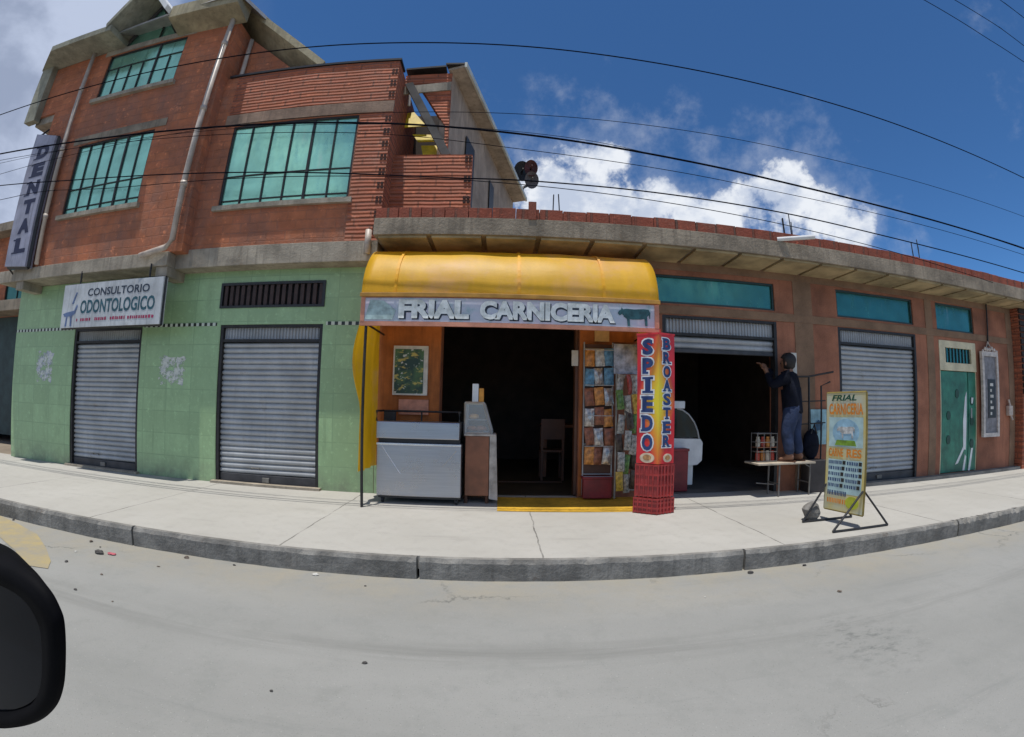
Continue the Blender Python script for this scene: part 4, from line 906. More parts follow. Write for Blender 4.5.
verts = [(*J[n], rad[n]) for n in names]
E_ = [('pel', 'hipL'), ('pel', 'hipR'), ('hipL', 'knL'), ('hipR', 'knR'), ('knL', 'anL'), ('knR', 'anR'), ('anL', 'hlL'), ('anR', 'hlR'), ('anL', 'toL'), ('anR', 'toR'), ('pel', 'wai'), ('wai', 'che'), ('che', 'nec'), ('nec', 'hd'), ('hd', 'hdt'), ('hd', 'chin'), ('hd', 'nose'), ('che', 'shL'), ('che', 'shR'), ('shL', 'elL'), ('shR', 'elR'), ('elL', 'wrL'), ('elR', 'wrR')]
edges = [(I[a], I[b]) for a, b in E_]
for s, sg in (('L', 1), ('R', -1)):
    wr, el = Vector(J['wr'+s]), Vector(J['el'+s]); d = (wr-el).normalized(); side = d.cross(Z).normalized(); up = side.cross(d)
    k = len(verts); verts.append((*(wr+d*.05), .026)); edges.append((I['wr'+s], k)); palm = k
    for q, (off, ln) in enumerate(((-.027, .055), (-.009, .066), (.009, .062), (.026, .048))):
        a = wr+d*.075+side*off; b1 = a+d*ln*.5+up*.004; b2 = a+d*ln-up*.016
        k = len(verts); verts += [(*a, .0095), (*b1, .0085), (*b2, .007)]; edges += [(palm, k), (k, k+1), (k+1, k+2)]
    k = len(verts); a = wr+d*.035-side*sg*.03; b1 = a+d*.03-side*sg*.018-up*.012; verts += [(*a, .011), (*b1, .009)]; edges += [(palm, k), (k, k+1)]
skin_mesh('body', verts, edges, skin_m, PE)
# trousers
tv = [(*J['pel'], .13), (*J['hipL'], .115), (*J['hipR'], .115), (*J['knL'], .088), (*J['knR'], .088), (J['anL'][0], J['anL'][1], .5, .07), (J['anR'][0], J['anR'][1], .5, .07), (*at(.0, 0, 1.2), .112)]
skin_mesh('jeans', tv, [(0, 1), (0, 2), (1, 3), (2, 4), (3, 5), (4, 6), (0, 7)], jeans, PE)
jv = [(*at(0, 0, 1.02), .15), (*J['wai'], .145), (*J['che'], .165), (*at(.03, 0, 1.53), .1), (*J['shL'], .09), (*J['shR'], .09), (*J['elL'], .068), (*J['elR'], .068)]
wl = Vector(J['wrL'])*.9+Vector(J['elL'])*.1; wr2 = Vector(J['wrR'])*.9+Vector(J['elR'])*.1
jv += [(*wl, .043), (*wr2, .043), (*at(-.03, 0, 1.58), .06)]
skin_mesh('jacket', jv, [(0, 1), (1, 2), (2, 3), (2, 4), (2, 5), (4, 6), (5, 7), (6, 8), (7, 9), (3, 10)], jacket_m, PE, root=1)
m = MB(); m.ball(at(.055, 0, 1.735), .106, 20, (1, 1, .98), .02)
for v in list(m.bm.verts):
    f = (v.co - Vector(at(.055, 0, 1.735))).dot(F_)
    if f > .045 and v.co.z < 1.765: v.co -= F_*(f-.045)
for v in m.bm.verts:
    if v.co.z < 1.68: v.co.z -= .03
m.build('hair', hair_m, PE, smooth=True)
for l in (.03, -.03): m = MB(); m.ball(at(.148, l, 1.7), .01, 8); m.build('eye', black, PE)
for l in (.1, -.1): m = MB(); m.ball(at(.06, l, 1.685), .022, 10, (.6, .6, 1.2)); m.build('ear', skin_m, PE, smooth=True)
for s in ('L', 'R'):
    m = MB(); h, t = Vector(J['hl'+s]), Vector(J['to'+s]); m.slab([Vector((h.x, h.y, 0))-L_*.04-F_*.03+Z*.4305, Vector((t.x, t.y, 0))-L_*.042+F_*.03+Z*.4305, Vector((t.x, t.y, 0))+L_*.042+F_*.03+Z*.4305, Vector((h.x, h.y, 0))+L_*.04-F_*.03+Z*.4305], Z*.014)
    m.build('sandal', dwood, PE)
# goods basket on the table
BK = thing('goods_basket', 'wire basket of jars and orange fruit at the left end of the low table', 'basket', (3.36, 5.07, .43))
m = MB()
for z in (.44, .56, .68, .79):
    m.tube([(3.2, 5.0, z), (3.5, 5.0, z), (3.5, 5.14, z), (3.2, 5.14, z), (3.2, 5.0, z)], .006, 6)
for x in (3.2, 3.3, 3.4, 3.5): m.tube([(x, 5.0, .435), (x, 5.0, .8)], .005, 6); m.tube([(x, 5.14, .435), (x, 5.14, .8)], .005, 6)
m.build('wire_frame', MATS['dull_steel_tube'], BK)
m = MB(); m.box(3.2, 3.5, 5.0, 5.14, .434, .444); m.box(3.2, 3.5, 5.0, 5.14, .612, .62); m.build('shelf', wood, BK)
cols_ = [mat('red_jar', (.4, .05, .03), .35, 0, .3, 9), mat('orange_jar', (.55, .22, .04), .35, 0, .3, 9), mat('cream_jar', (.5, .45, .35), .35, 0, .3, 9)]; cnm = ['red', 'orange', 'cream']
for lv, z in enumerate((.4445, .6205)):
    for i in range(4):
        k = (i+lv*2) % 3; x = 3.24+i*.073; m = MB(); m.lathe((x, 5.05, z), [(.026, 0), (.03, .01), (.03, .09), (.02, .105), (.022, .11), (.022, .13)], 12)
        tag(m.build('jar', cols_[k], loc=(x, 5.05, z), smooth=False), f'{cnm[k]} jar on the {"lower" if lv == 0 else "upper"} shelf of the wire basket, {["leftmost", "second from left", "third from left", "rightmost"][i]}', 'jar', 'jars in the wire basket')
# black bag, bottle, poster, rack by the pillar
BP = thing('backpack', 'black bulging bag leaning beside the jeans of the standing person', 'bag', (4.13, 5.12, .43))
m = MB(); m.ball((4.14, 5.12, .63), .2, 18, (.62, .42, 1.05), .02); m.build('bag_body', jacket_m, BP, smooth=True)
m = MB(); m.tube([(4.08, 5.05, .78), (4.12, 5.03, .9), (4.18, 5.05, .78)], .012); m.build('strap', black, BP)
m = MB(); m.box(4.04, 4.32, 4.98, 5.2, .0, .43, .01); tag(m.build('storage_box', mat('dark_box', (.035, .03, .03), .7, 0, .3, 5), loc=(4.18, 5.1, 0)), 'dark box on the pavement under the black bag', 'box')
m = MB(); m.lathe((3.93, 5.13, .431), [(.028, 0), (.03, .02), (.03, .3), (.012, .36), (.012, .4)], 12); tag(m.build('bottle', white, loc=(3.93, 5.13, .431), smooth=True), 'white bottle standing on the table between the person and the black bag', 'bottle')
m = MB(); m.slab([(4.2, 5.19, .62), (4.56, 5.19, .62), (4.56, 5.21, 1.1), (4.2, 5.21, 1.1)], (0, .012, 0)); PO = tag(m.build('poster_board', mat('pale_blue_poster', (.3, .48, .52), .5, 0, .35, 7), loc=(4.38, 5.2, .62)), 'pale blue poster board behind the black bag and the price board', 'poster')
m = MB(); m.poly([(0, 0), (.12, .02), (.16, .1), (.08, .16), (.02, .1)], (4.24, 5.187, .8), X, Z, -Y, .002); m.build('dark_figure', mat('dark_blue_print', (.05, .12, .2), .5, 0, .3, 9), PO)
RK = thing('metal_rack', 'black iron rail frame standing by the brown pillar next to the closed shutter', 'rack', (4.2, 5.16, 0))
m = MB(); m.tube([(3.86, 5.12, 1.53), (4.1, 5.12, 1.54), (4.56, 5.15, 1.62)], .014); m.tube([(4.1, 5.12, 0), (4.1, 5.12, 1.54)], .014); m.tube([(4.33, 5.14, 0), (4.33, 5.14, 1.42), (4.5, 5.15, 1.48)], .012); m.tube([(3.9, 5.12, 1.2), (4.4, 5.14, 1.22)], .009); m.tube([(3.95, 5.12, .9), (4.4, 5.14, .92)], .009)
m.build('rail_frame', iron, RK)
m = MB(); m.box(3.86, 3.95, 5.18, 5.226, 1.55, 1.86); tag(m.build('paper_notice', offwhite, loc=(3.9, 5.2, 1.55)), 'white paper notice on the pillar behind the head of the person', 'notice')
# white refrigerated display in the bay
DF = thing('display_freezer', 'white curved-glass display freezer just inside the open bay', 'freezer', (2.35, 5.85, 0))
prof = [(2.3, .33), (2.55, .33), (2.66, .34), (2.73, .4), (2.735, .64), (2.7, .69), (2.3, .70)]
m = MB(); m.prism([(x-.22, z) for x, z in [(2.3, .33)]] + [(x, z) for x, z in prof[1:]] + [(2.08, .7)], 'y', 5.62, 6.9); m.build('body', white, DF)
m = MB(); m.box(2.1, 2.62, 5.66, 6.85, .06, .33, .008); m.build('base', white, DF)
m = MB(); m.box(2.1, 2.6, 5.68, 6.8, .006, .06); m.build('feet', black, DF)
m = MB(); arc = [(2.69, .69), (2.665, .8), (2.61, .92), (2.53, 1.02), (2.44, 1.08), (2.36, 1.1)]
for y in (5.64, 6.88): m.tube([(x, y, z) for x, z in arc], .012)
m.build('glass_frame', steel_sh, DF)
m = MB(); m.prism(arc + [(2.08, 1.1), (2.08, .71), (2.66, .71)], 'y', 5.645, 5.65); m.build('glass_end', mat_glass('smoked_glass', (.02, .03, .03), .05, .2), DF)
m = MB(); m.box(2.06, 2.47, 5.62, 6.9, 1.1, 1.2, .01); m.build('top_shelf', white, DF)
m = MB(); m.box(2.22, 2.46, 5.46, 5.6, .01, .56, .012); cr = tag(m.build('red_bin', MATS['deep_red_plastic'], loc=(2.34, 5.5, 0)), 'dark red bin standing in front of the white display freezer', 'bin')
m = MB(); m.box(2.21, 2.47, 5.45, 5.61, .54, .575, .006); m.build('rim', MATS['deep_red_plastic'], cr)
# inside the butcher's
IT = thing('wooden_table', 'dim brown wooden table deep inside the butcher shop doorway', 'table', (.95, 7, 0))
m = MB(); m.box(.66, 1.4, 6.8, 7.5, .78, .82); m.build('tabletop', wood, IT)
for x in (.7, 1.36):
    for y in (6.84, 7.46): m = MB(); m.box(x-.025, x+.025, y-.025, y+.025, .01, .78); m.build('leg', wood, IT)
CH = thing('wooden_chair', 'dim brown wooden chair pushed to the table inside the butcher shop', 'chair', (.75, 6.6, 0))
m = MB(); m.box(.6, .95, 6.45, 6.8, .43, .46); m.build('seat', dwood, CH)
m = MB(); m.box(.6, .95, 6.44, 6.47, .62, .92); m.build('backrest', dwood, CH)
for x in (.62, .93):
    for y in (6.47, 6.78): m = MB(); m.box(x-.018, x+.018, y-.018, y+.018, .008, .62 if y < 6.5 else .43); m.build('leg', dwood, CH)

# ------------------------------------------------------------------ signs of the dentist
CS = thing('surgery_sign', 'pale rectangular dentist sign with dark lettering above the far left shutter', 'sign', (-5.35, 4.85, 2))
sgn = mat('pale_sign_face', (.5, .52, .53), .4, 0, .22, 3, 0, 40, True)
sA, sB = Vector((-6.36, 4.80, 2.0)), Vector((-4.36, 4.76, 2.0)); Us = (sB-sA).normalized(); Ns = Us.cross(Z); Ws = (sB-sA).length
m = MB(); m.slab([sA, sB, sB+Z*.62, sA+Z*.62], -Ns*.08); bd = m.build('board', sgn, CS)
m = MB()
for a, b in (((0, 0), (Ws, 0)), ((0, .62), (Ws, .62)), ((0, 0), (0, .62)), ((Ws, 0), (Ws, .62))): m.bar(sA+Us*a[0]+Z*a[1]-Ns*.04, sA+Us*b[0]+Z*b[1]-Ns*.04, .03)
m.tube([sA+Us*.3+Z*.62-Ns*.04, sA+Us*.3+Z*.82-Ns*.04], .012); m.tube([sA+Us*1.7+Z*.62-Ns*.04, sA+Us*1.7+Z*.82-Ns*.04], .012); m.build('frame', iron, CS)
ink = mat('dark_ink', (.02, .035, .06), .6, 0, .3, 12); teal_ink = mat('teal_ink', (.02, .09, .12), .6, 0, .4, 12)
m = MB(); text_mesh(m, 'CONSULTORIO', sA+Us*.55+Z*.43, Us, Z, Ns, 1.22, .11, .02, .003); m.build('lettering', ink, bd)
m = MB(); text_mesh(m, 'ODONTOLOGICO', sA+Us*.42+Z*.19, Us, Z, Ns, 1.47, .19, .025, .003); m.build('lettering', teal_ink, bd)
m = MB(); u = .36
while u < 1.88:
    w = random.uniform(.03, .06)
    if random.random() < .84: m.face([sA+Us*u+Z*.085+Ns*.003, sA+Us*(u+w*.7)+Z*.085+Ns*.003, sA+Us*(u+w*.7)+Z*(.125+random.uniform(-.006, .006))+Ns*.003, sA+Us*u+Z*.125+Ns*.003])
    u += w
m.build('small_print', mat('magenta_ink', (.35, .03, .09), .6, 0, .3, 12), bd)
m = MB(); m.poly([(.02, .2), (.06, .16), (.22, .16), (.3, .2), (.34, .3), (.32, .33), (.27, .24), (.1, .22)], sA+Us*.02, Us, Z, Ns, .003); m.poly([(.08, .02), (.12, .02), (.13, .16), (.1, .16)], sA+Us*.02, Us, Z, Ns, .003); m.poly([(.2, .02), (.24, .02), (.23, .16), (.19, .16)], sA+Us*.02, Us, Z, Ns, .003); m.poly([(.2, .34), (.24, .34), (.3, .5), (.27, .5)], sA+Us*.02, Us, Z, Ns, .0032)
m.build('dental_chair_picture', mat('blue_grey_print', (.1, .15, .28), .6, 0, .3, 12), bd)

DS = thing('hanging_sign', 'tall narrow pale sign with vertical dark letters on the left brick edge', 'sign', (-7.6, 4.62, 2.95))
dA, dB = Vector((-7.86, 4.66, 0)), Vector((-7.28, 4.66, 0)); Ud = X.copy(); Nd = -Y
m = MB(); m.slab([dA+Z*3.0, dB+Z*2.95, dB+Z*5.15, dA+Z*5.3], Y*.14); db = m.build('board', mat('grey_lilac_sign', (.33, .33, .41), .45, 0, .3, 2.5, 0, 40, True), DS)
m = MB()
for a, b in ((dA+Z*3.0, dA+Z*5.3), (dB+Z*2.95, dB+Z*5.15), (dA+Z*3.0, dB+Z*2.95), (dA+Z*5.3, dB+Z*5.15)): m.bar(a+Y*.07, b+Y*.07, .05)
m.tube([dA+Z*5.3+Y*.07, dA+Z*5.5+Y*.2], .015); m.tube([dA+Z*3.0+Y*.07, dA+Z*2.9+Y*.2], .015); m.build('frame', iron, DS)
m = MB()
for i, ch in enumerate('DENTAL'):
    text_mesh(m, ch, dA+Ud*.19+Z*(4.78-i*.32), Ud, Z, Nd, .31, .25, .07, .003)
    h_ = 4.78-i*.32
    for v0 in ((0,) if ch in 'TA' else (0, .21)):
        if ch in 'DENL': m.face([dA+Ud*.13+Z*(h_+v0)+Nd*.0034, dA+Ud*.27+Z*(h_+v0)+Nd*.0034, dA+Ud*.27+Z*(h_+v0+.025)+Nd*.0034, dA+Ud*.13+Z*(h_+v0+.025)+Nd*.0034])
m.build('lettering', mat('dark_blue_ink', (.015, .02, .06), .6, 0, .2, 12), db)

# framed hanging sign by the green door
HS = thing('framed_sign', 'tall white-framed grey sign with a black centre strip right of the green door', 'sign', (8.4, 5.16, .6))
m = MB(); m.wall(8.15, 8.68, .62, 2.1, 5.14, .05, [(8.21, 8.62, .69, 2.02)])
for k in range(7): m.ball((8.2+k*.075, 5.15, 2.1+.04*math.sin(math.pi*k/6)+random.uniform(0, .03)), .03, 8, (1, .7, 1), .15)
m.tube([(8.3, 5.16, 2.1), (8.42, 5.18, 2.28), (8.55, 5.16, 2.1)], .01)
m.build('frame', mat('pinkish_white_frame', (.58, .52, .47), .6, 0, .3, 12), HS)
m = MB(); m.box(8.2, 8.63, 5.165, 5.18, .68, 2.03); gp = m.build('panel', mat('grey_panel', (.22, .21, .22), .6, 0, .35, 8), HS)
m = MB(); m.box(8.33, 8.57, 5.155, 5.164, .95, 1.62); m.build('black_strip', black, gp)
m = MB()
for i in range(6): m.box(8.39, 8.39+.05+.05*(i % 2), 5.151, 5.1545, 1.0+i*.1, 1.05+i*.1)
m.build('pale_marks', offwhite, gp)

# ------------------------------------------------------------------ neighbours
NB = thing('neighbour_house', 'dark brick house beyond the left edge of the green tiled building', 'house', (-14, 8, 0))
m = MB(); m.wall(-26, -9.3, 0, 5.0, 7.6, .3, [(-13.4, -11.2, 0, 2.9), (-12.6, -11.0, 3.3, 4.5)]); m.box(-26, -9.3, 7.9, 16, 0, 5.0); m.build('wall', brick, NB)
m = MB(); m.box(-26.2, -9.2, 7.2, 16, 5.0, 5.22); m.build('roof', fascia_c, NB)
m = MB(); m.box(-13.4, -11.2, 7.7, 7.72, 0, 2.9); m.build('shop_front', mat('dark_teal_front', (.03, .06, .06), .6, 0, .3, 4), NB)
window(NB, -12.6, -11.0, 3.3, 4.5, 7.62, [(.33, .02), (.66, .02)], [(.5, .02, .98)], glass_d)
m = MB(); m.box(-26, -9.25, 7.0, 7.6, 2.9, 3.15); m.build('canopy', fascia_c, NB)
RN = thing('striped_brick_shop', 'hollow brick shop with grey shutters beyond the right end of the low building', 'building', (13, 5.2, 0))
m = MB(); m.wall(9.42, 24, 0, 3.15, 5.08, .3, [(9.56, 11.9, .05, 1.3), (13, 15, 0, 2.4)]); m.box(9.42, 24, 5.38, 13, 0, 3.15); m.build('wall', hollow, RN)
m = MB(); m.box(9.75, 24.2, 4.6, 13, 3.25, 3.5); m.build('roof_slab', fascia_c, RN)
m = MB()
for i in range(15): m.box(9.43, 11.95, 5.05, 5.078, 1.38+i*.115, 1.465+i*.115)
m.build('louvre_slats', mat('dark_louvre', (.025, .014, .012), .7, 0, .3, 6), RN)
shutter(RN, 9.56, 11.9, .05, 1.3, 1.2, 5.11); shutter(RN, 13, 15, 0, 2.4, 2.2, 5.11)

# ------------------------------------------------------------------ overhead wires
cable_m = mat('cable_sheath', (.008, .009, .014), 1.0, 0, .2, 10, spec=0.0)
def wire(pts, r, label):
    P = [Vector((x, y, z)) for x, y, z in pts]
    a, b = P[0]+(P[0]-P[1]).normalized()*9, P[-1]+(P[-1]-P[-2]).normalized()*9
    P = [a]+P+[b]; out = []
    for i in range(1, len(P)-2):
        for k in range(8):
            t = k/8; p0, p1, p2, p3 = P[i-1], P[i], P[i+1], P[i+2]
            out.append(.5*((2*p1)+(p2-p0)*t+(2*p0-5*p1+4*p2-p3)*t*t+(3*p1-p0-3*p2+p3)*t**3))
    out = [P[0]]+out+[P[-2], P[-1]]
    m = MB(); m.tube(out, r*.82, 6)
    return tag(m.build('power_cable' if r > .01 else 'overhead_wire', cable_m, loc=out[len(out)//2]), label, 'cable', 'overhead wires along the street')
wy = 4.1
wire([(-7.84, wy, 4.66), (-5.39, wy, 4.41), (-3.66, wy, 4.25), (-1.15, wy, 4.04), (.23, wy, 3.91), (2.09, wy, 3.75), (4.15, wy, 3.65), (8.12, wy, 3.62)], .013, 'thickest black cable sagging across the whole facade just above the low roof')
wire([(-4.5, wy, 5.34), (-2.4, wy, 5.27), (-1.05, wy, 5.21), (.22, wy, 5.16), (1.69, wy, 5.1), (3.66, wy, 5.06), (5.44, wy, 5.04), (8.68, wy, 4.99)], .009, 'single wire highest across the middle of the open blue sky')
wire([(-7.58, wy, 4.08), (-5.17, wy, 3.79), (-1.3, wy, 3.42), (.24, wy, 3.36), (1.49, wy, 3.33), (3.05, wy, 3.29), (4.94, wy, 3.23), (7.99, wy, 3.2)], .0085, 'lowest thin wire passing in front of the cumulus cloud right over the coping')
wire([(-1.6, wy, 4.2), (-.09, wy, 4.18), (.98, wy, 4.17), (2.14, wy, 4.16), (4.1, wy, 4.15), (7.64, wy, 4.2)], .004, 'faint thin wire between the highest wire and the thickest cable')
wire([(-3.66, wy+.15, 4.24), (-1.37, wy+.15, 4.02), (.23, wy+.15, 3.82), (2.09, wy+.15, 3.69), (3.82, wy+.15, 3.62), (8.1, wy+.15, 3.6)], .0045, 'thin wire hugging the underside of the thickest cable')
wire([(-3.2, wy+.1, 4.24), (.6, wy+.1, 3.98), (2.1, wy+.1, 3.81), (5.0, wy+.1, 3.7), (8.1, wy+.1, 3.7)], .0035, 'thin wire running just above the thickest cable on the right')
wire([(7.87, wy, 8.32), (9.04, wy, 8.21), (10.42, wy, 8.15)], .009, 'lower of the wires in the top right corner of the sky')
wire([(8.47, wy, 8.93), (9.93, wy, 8.86), (10.79, wy, 8.75)], .009, 'middle wire in the top right corner of the sky')
wire([(10.64, wy, 10.04), (11.2, wy, 9.98), (11.56, wy, 9.93)], .009, 'topmost wire in the top right corner of the sky')
wire([(-8.9, wy, 5.4), (-8.24, wy, 5.4), (-7.6, wy+.3, 5.6)], .006, 'wire at the left edge reaching the eave above the vertical sign') if False else None
wire([(-8.5, wy, 3.9), (-7.44, wy, 3.83), (-6.3, wy, 3.78), (-4.74, wy, 3.6), (-2, wy, 3.44)], .005, 'short thin wire crossing the left windows below the thickest cable')

# ------------------------------------------------------------------ car mirror beside the camera
CM = thing('car_mirror', 'black wing mirror of a car at the lower left corner', 'car mirror', (-.95, .55, .6))
out = [(-.715, .70), (-.728, .64), (-.755, .57), (-.80, .51), (-.88, .45), (-1.0, .395), (-1.16, .36), (-1.2, .5), (-1.2, .66), (-1.16, .76), (-1.0, .785), (-.88, .782), (-.79, .776), (-.742, .757), (-.72, .728)]
def sm(P, n=5):
    r = []
    for i in range(len(P)):
        p0, p1, p2, p3 = [Vector(P[(i+k-1) % len(P)]) for k in range(4)]
        for k in range(n):
            t = k/n; r.append(tuple(.5*((2*p1)+(p2-p0)*t+(2*p0-5*p1+4*p2-p3)*t*t+(3*p1-p0-3*p2+p3)*t**3)))
    return r
o2 = sm(out); cx_, cz_ = -.96, .59
m = MB(); rings = []
for sc, y in ((.8, .512), (.955, .512), (1.0, .53), (1.0, .56), (.96, .61), (.84, .66), (.6, .69), (.2, .7)):
    sh = -(max(0, y-.53))*2.2
    rings.append([m.bm.verts.new((cx_+(x-cx_)*sc+sh, y, cz_+(z-cz_)*sc)) for x, z in o2])
for a, b in zip(rings, rings[1:]):
    for k in range(len(o2)): m.bm.faces.new([a[k], a[(k+1) % len(o2)], b[(k+1) % len(o2)], b[k]])
m.bm.faces.new(rings[-1])
ri = [m.bm.verts.new((cx_+(x-cx_)*.78, .535, cz_+(z-cz_)*.78)) for x, z in o2]
for k in range(len(o2)): m.bm.faces.new([rings[0][k], ri[k], ri[(k+1) % len(o2)], rings[0][(k+1) % len(o2)]])
m.bm.faces.new(ri)
m.build('housing', mat('black_mirror_plastic', (.004, .004, .005), .7, 0, .2, 12, .05, 150, spec=.06), CM, smooth=True)
m = MB(); m.slab([Vector((cx_+(x-cx_)*.765, .533, cz_+(z-cz_)*.765)) for x, z in o2], Vector((0, -.005, 0))); m.build('mirror_glass', mat('mirror_glass', (.004, .006, .01), .1, 0, .2, 4, spec=.1), CM)
m = MB(); m.tube([(-1.15, .6, .45), (-1.3, .62, .38), (-1.45, .6, .34)], [.06, .055, .06], 10); m.build('arm', rubber, CM, smooth=True)

# ------------------------------------------------------------------ litter on the road
peb2 = mat('brown_pebble', (.14, .11, .085), .9, 0, .35, 30); peb = mat('dark_pebble', (.07, .065, .06), .9, 0, .3, 30); lite = mat('pale_chip', (.55, .53, .48), .8, 0, .2, 30)
LT = [(-4.68, 3.0, .03, 'p', 'dark pebble against the kerb at the far left by the yellow paint'), (-3.44, 2.93, .035, 'p', 'dark stone near the kerb joint on the left'), (-3.25, 2.86, .02, 'p', 'small dark pebble beside the red wrapper'),
      (-2.49, 2.72, .018, 'p', 'small pebble in the gutter right of the kerb joint on the left'), (-2.42, 2.97, .035, 'p', 'dark stone close to the kerb face under the wide green wall'), (-1.98, 2.97, .022, 'p', 'small stone against the kerb below the second closed shutter'),
      (-3.33, 2.67, .018, 'w', 'pale chip on the road between the yellow paint and the red wrapper'), (-3.19, 2.46, .022, 'p', 'dark pebble on the edge of the yellow paint'), (-2.74, 2.40, .02, 'p', 'dark pebble alone on the road below the kerb joint on the left'),
      (-2.68, 2.11, .024, 'p', 'dark pebble nearest the car mirror'), (-2.32, 2.09, .016, 'p', 'tiny pebble right of the car mirror, out in the road'), (-.9, 2.85, .016, 'p', 'tiny dark pebble below the steel counter near the kerb'), (-1.31, 2.97, .03, 'w', 'pale chip against the kerb below the awning pole'),
      (2.31, 2.43, .024, 'p', 'dark speck of stone on the road right of the middle'), (1.36, 2.63, .014, 'w', 'pale chip on the road below the pillar sign'), (-.63, 1.92, .018, 'p', 'dark pebble in the middle of the road'), (-.96, 1.61, .02, 'p', 'dark flat pebble lowest in the road, left of the middle'), (1.9, 2.96, .04, 'p', 'dark lump of earth at the kerb joint left of the price board'), (2.42, 2.98, .035, 'p', 'dark lump of earth on the kerb in front of the price board')]
for x, y, r, k, lab in LT:
    r *= .62
    m = MB(); m.ball((x, y, -.16+r*.35), r*random.uniform(.65, 1), 7, (random.uniform(.9, 1.6), random.uniform(.6, 1.1), random.uniform(.35, .7)), .24); tag(m.build('pebble', (peb if random.random() < .55 else peb2) if k == 'p' else lite, loc=(x, y, -.16)), lab, 'stone', 'litter and stones on the road')
WR = thing('wrapper', 'crumpled black and red wrapper on the road by the kerb joint', 'litter', (-3.07, 2.75, -.16))
m = MB(); m.ball((-3.13, 2.74, -.147), .032, 10, (1.5, .8, .5), .2); m.build('black_part', peb, WR)
m = MB(); m.ball((-3.02, 2.77, -.151), .024, 10, (1.7, .8, .35), .25); m.build('red_part', mat('faded_red_paper', (.42, .1, .12), .8, 0, .3, 20), WR)

# ------------------------------------------------------------------ camera: wide fisheye fitted to the photograph's curved lines
cd = bpy.data.cameras.new('camera'); cam = bpy.data.objects.new('camera', cd); COL.objects.link(cam); scene.camera = cam
Mr = Matrix(((0.9989608217386716, -0.021059543497011474, -0.040419948774035576), (-0.041441699647449266, -0.05057995967709001, -0.997859836454697), (0.018970033250597686, 0.9984979535816594, -0.051400141358850245)))
cam.matrix_world = Matrix.Translation((0, 0, 1.08)) @ Mr.to_4x4()
cd.type = 'PANO'; cd.panorama_type = 'FISHEYE_LENS_POLYNOMIAL'
cd.sensor_fit = 'HORIZONTAL'; cd.sensor_width = 36; cd.sensor_height = 36*737/1024
cd.fisheye_fov = R(175); cd.fisheye_polynomial_k0 = 0
for i, c in enumerate((0.0648636359473598, -4.075781044442458e-05, -2.6262341120472005e-05, 4.5896057335871696e-07)): setattr(cd, 'fisheye_polynomial_k%d' % (i+1), -c)
cd.shift_x = -(519.0315533874958-512)/1024; cd.shift_y = (385.03839652894254-368.5)/737
cd.clip_start = .02; cd.clip_end = 3000

# ------------------------------------------------------------------ daylight
sun_dir = Vector((-.08, -.13, 1)).normalized()
sl = bpy.data.lights.new('sun', 'SUN'); sl.energy = 4.2; sl.angle = R(.5); sl.color = (1, .965, .9)
so = bpy.data.objects.new('sun', sl); COL.objects.link(so); so.rotation_euler = sun_dir.to_track_quat('Z', 'Y').to_euler(); so.location = (0, 0, 30)
w = bpy.data.worlds.new('World'); scene.world = w; w.use_nodes = True; nt = w.node_tree
bg = nt.nodes['Background']; bg.inputs[1].default_value = .12
sky = N(nt, 'ShaderNodeTexSky'); sky.sky_type = 'NISHITA'; sky.sun_disc = False
sky.sun_elevation = math.asin(sun_dir.z); sky.sun_rotation = math.atan2(sun_dir.x, sun_dir.y); sky.altitude = 3900; sky.air_density = 1.0; sky.dust_density = .5; sky.ozone_density = 2.0
tc = N(nt, 'ShaderNodeTexCoord'); dv = tc.outputs['Generated']
s = N(nt, 'ShaderNodeSeparateXYZ'); L(nt, dv, s.inputs[0])
def M_(op, a, b=None, c=None):
    n = N(nt, 'ShaderNodeMath', operation=op)
    for i, v in enumerate((a, b, c)):
        if v is None: continue
        if isinstance(v, (int, float)): n.inputs[i].default_value = v
        else: L(nt, v, n.inputs[i])
    return n.outputs[0]
def MR(v, a, b, c=0, d=1, sm_=True):
    n = N(nt, 'ShaderNodeMapRange'); n.interpolation_type = 'SMOOTHSTEP' if sm_ else 'LINEAR'; L(nt, v, n.inputs[0])
    for i, q in enumerate((a, b, c, d)): n.inputs[i+1].default_value = q
    return n.outputs[0]
nz = N(nt, 'ShaderNodeTexNoise', Scale=4.2, Detail=9.0, Roughness=.58, Distortion=.25); mp = N(nt, 'ShaderNodeMapping'); mp.inputs['Scale'].default_value = (1, 1, 1.5); mp.inputs['Location'].default_value = (2.35, .4, .2); L(nt, dv, mp.inputs[0]); L(nt, mp.outputs[0], nz.inputs['Vector'])
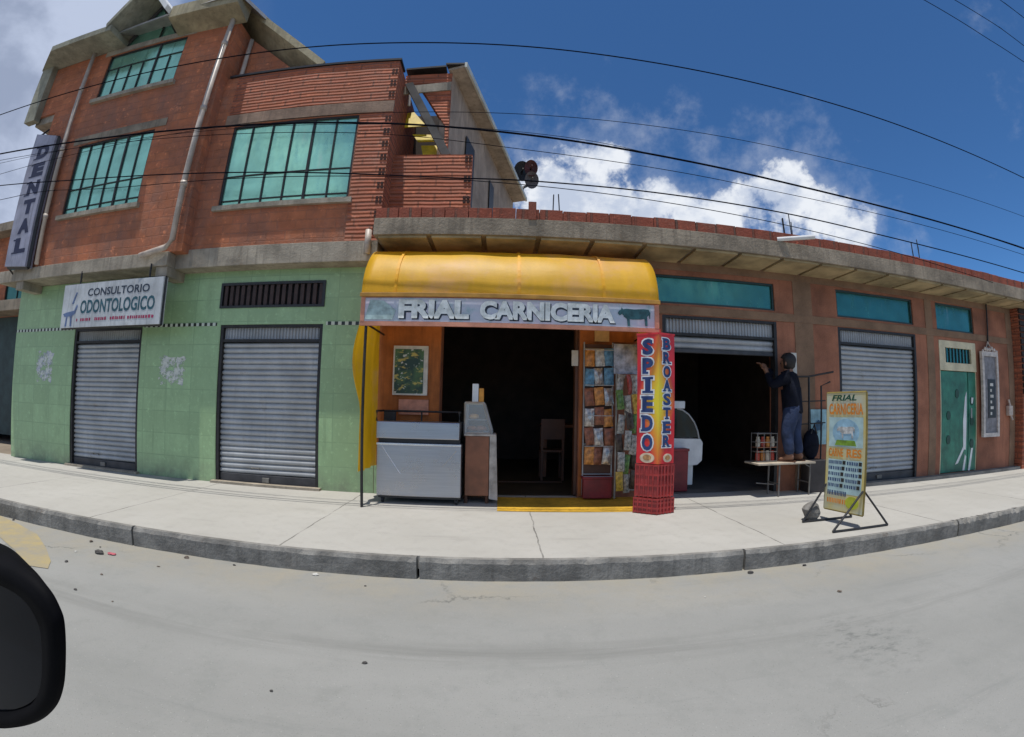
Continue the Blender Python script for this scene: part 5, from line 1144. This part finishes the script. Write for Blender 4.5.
# cumulus heaps at their own places in the sky: nearness to each heap's direction, broken up by noise
heaps = [(.148, .871, .455, .085), (.197, .836, .50, .05), (.236, .818, .518, .03), (.304, .838, .42, .05), (.08, .885, .44, .075), (.385, .818, .40, .055), (.476, .768, .415, .05), (.532, .719, .435, .055), (.56, .711, .40, .055), (.612, .692, .37, .05), (.659, .662, .34, .045),
         (.24, .85, .40, .09), (.45, .80, .37, .075), (.3, -.7, .45, .3), (-.5, -.7, .4, .25), (.8, -.3, .45, .2)]
near = None
for hx, hy, hz, hr in heaps:
    dd = N(nt, 'ShaderNodeVectorMath', operation='DISTANCE'); L(nt, dv, dd.inputs[0]); dd.inputs[1].default_value = Vector((hx, hy, hz)).normalized()
    q = M_('DIVIDE', dd.outputs['Value'], hr); near = q if near is None else M_('SMOOTH_MIN', near, q, .5)
fn = N(nt, 'ShaderNodeTexNoise', Scale=13.0, Detail=9.0, Roughness=.62); L(nt, dv, fn.inputs['Vector'])
heap = M_('ADD', M_('MULTIPLY', near, -.5), M_('MULTIPLY', fn.outputs[0], 1.7))
mask = MR(heap, .2, .56)
veil = M_('MULTIPLY', MR(M_('ADD', M_('MULTIPLY', near, -.13), fn.outputs[0]), .12, .55), .28)
left = MR(M_('ADD', s.outputs[0], M_('MULTIPLY', nz.outputs[0], -.22)), -.52, -.78)     # a grey deck to the left
nz2 = N(nt, 'ShaderNodeTexNoise', Scale=9.0, Detail=7.0, Roughness=.6); L(nt, mp.outputs[0], nz2.inputs['Vector'])
cl = mixc(nt, MR(nz2.outputs[0], .36, .58), (4.4, 5.0, 6.2), (7.0, 7.3, 7.8))
grey = mixc(nt, MR(nz.outputs[0], .4, .62), (2.6, 3.1, 4.3), (4.2, 4.8, 6.2))
skyc = mixc(nt, 1.0, sky.outputs[0], (.52, .88, 1.14), 'MULTIPLY')
fin = mixc(nt, M_('MAXIMUM', mask, veil), skyc, cl); fin = mixc(nt, left, fin, grey); L(nt, fin, bg.inputs[0])

vs = scene.view_settings; vs.view_transform = 'Standard'; vs.look = 'None'; vs.exposure = 0; vs.gamma = 1; vs.use_curve_mapping = False
scene.render.engine = 'CYCLES'; scene.cycles.max_bounces = 8; scene.cycles.use_denoising = True
scene.render.resolution_x = 1024; scene.render.resolution_y = 737
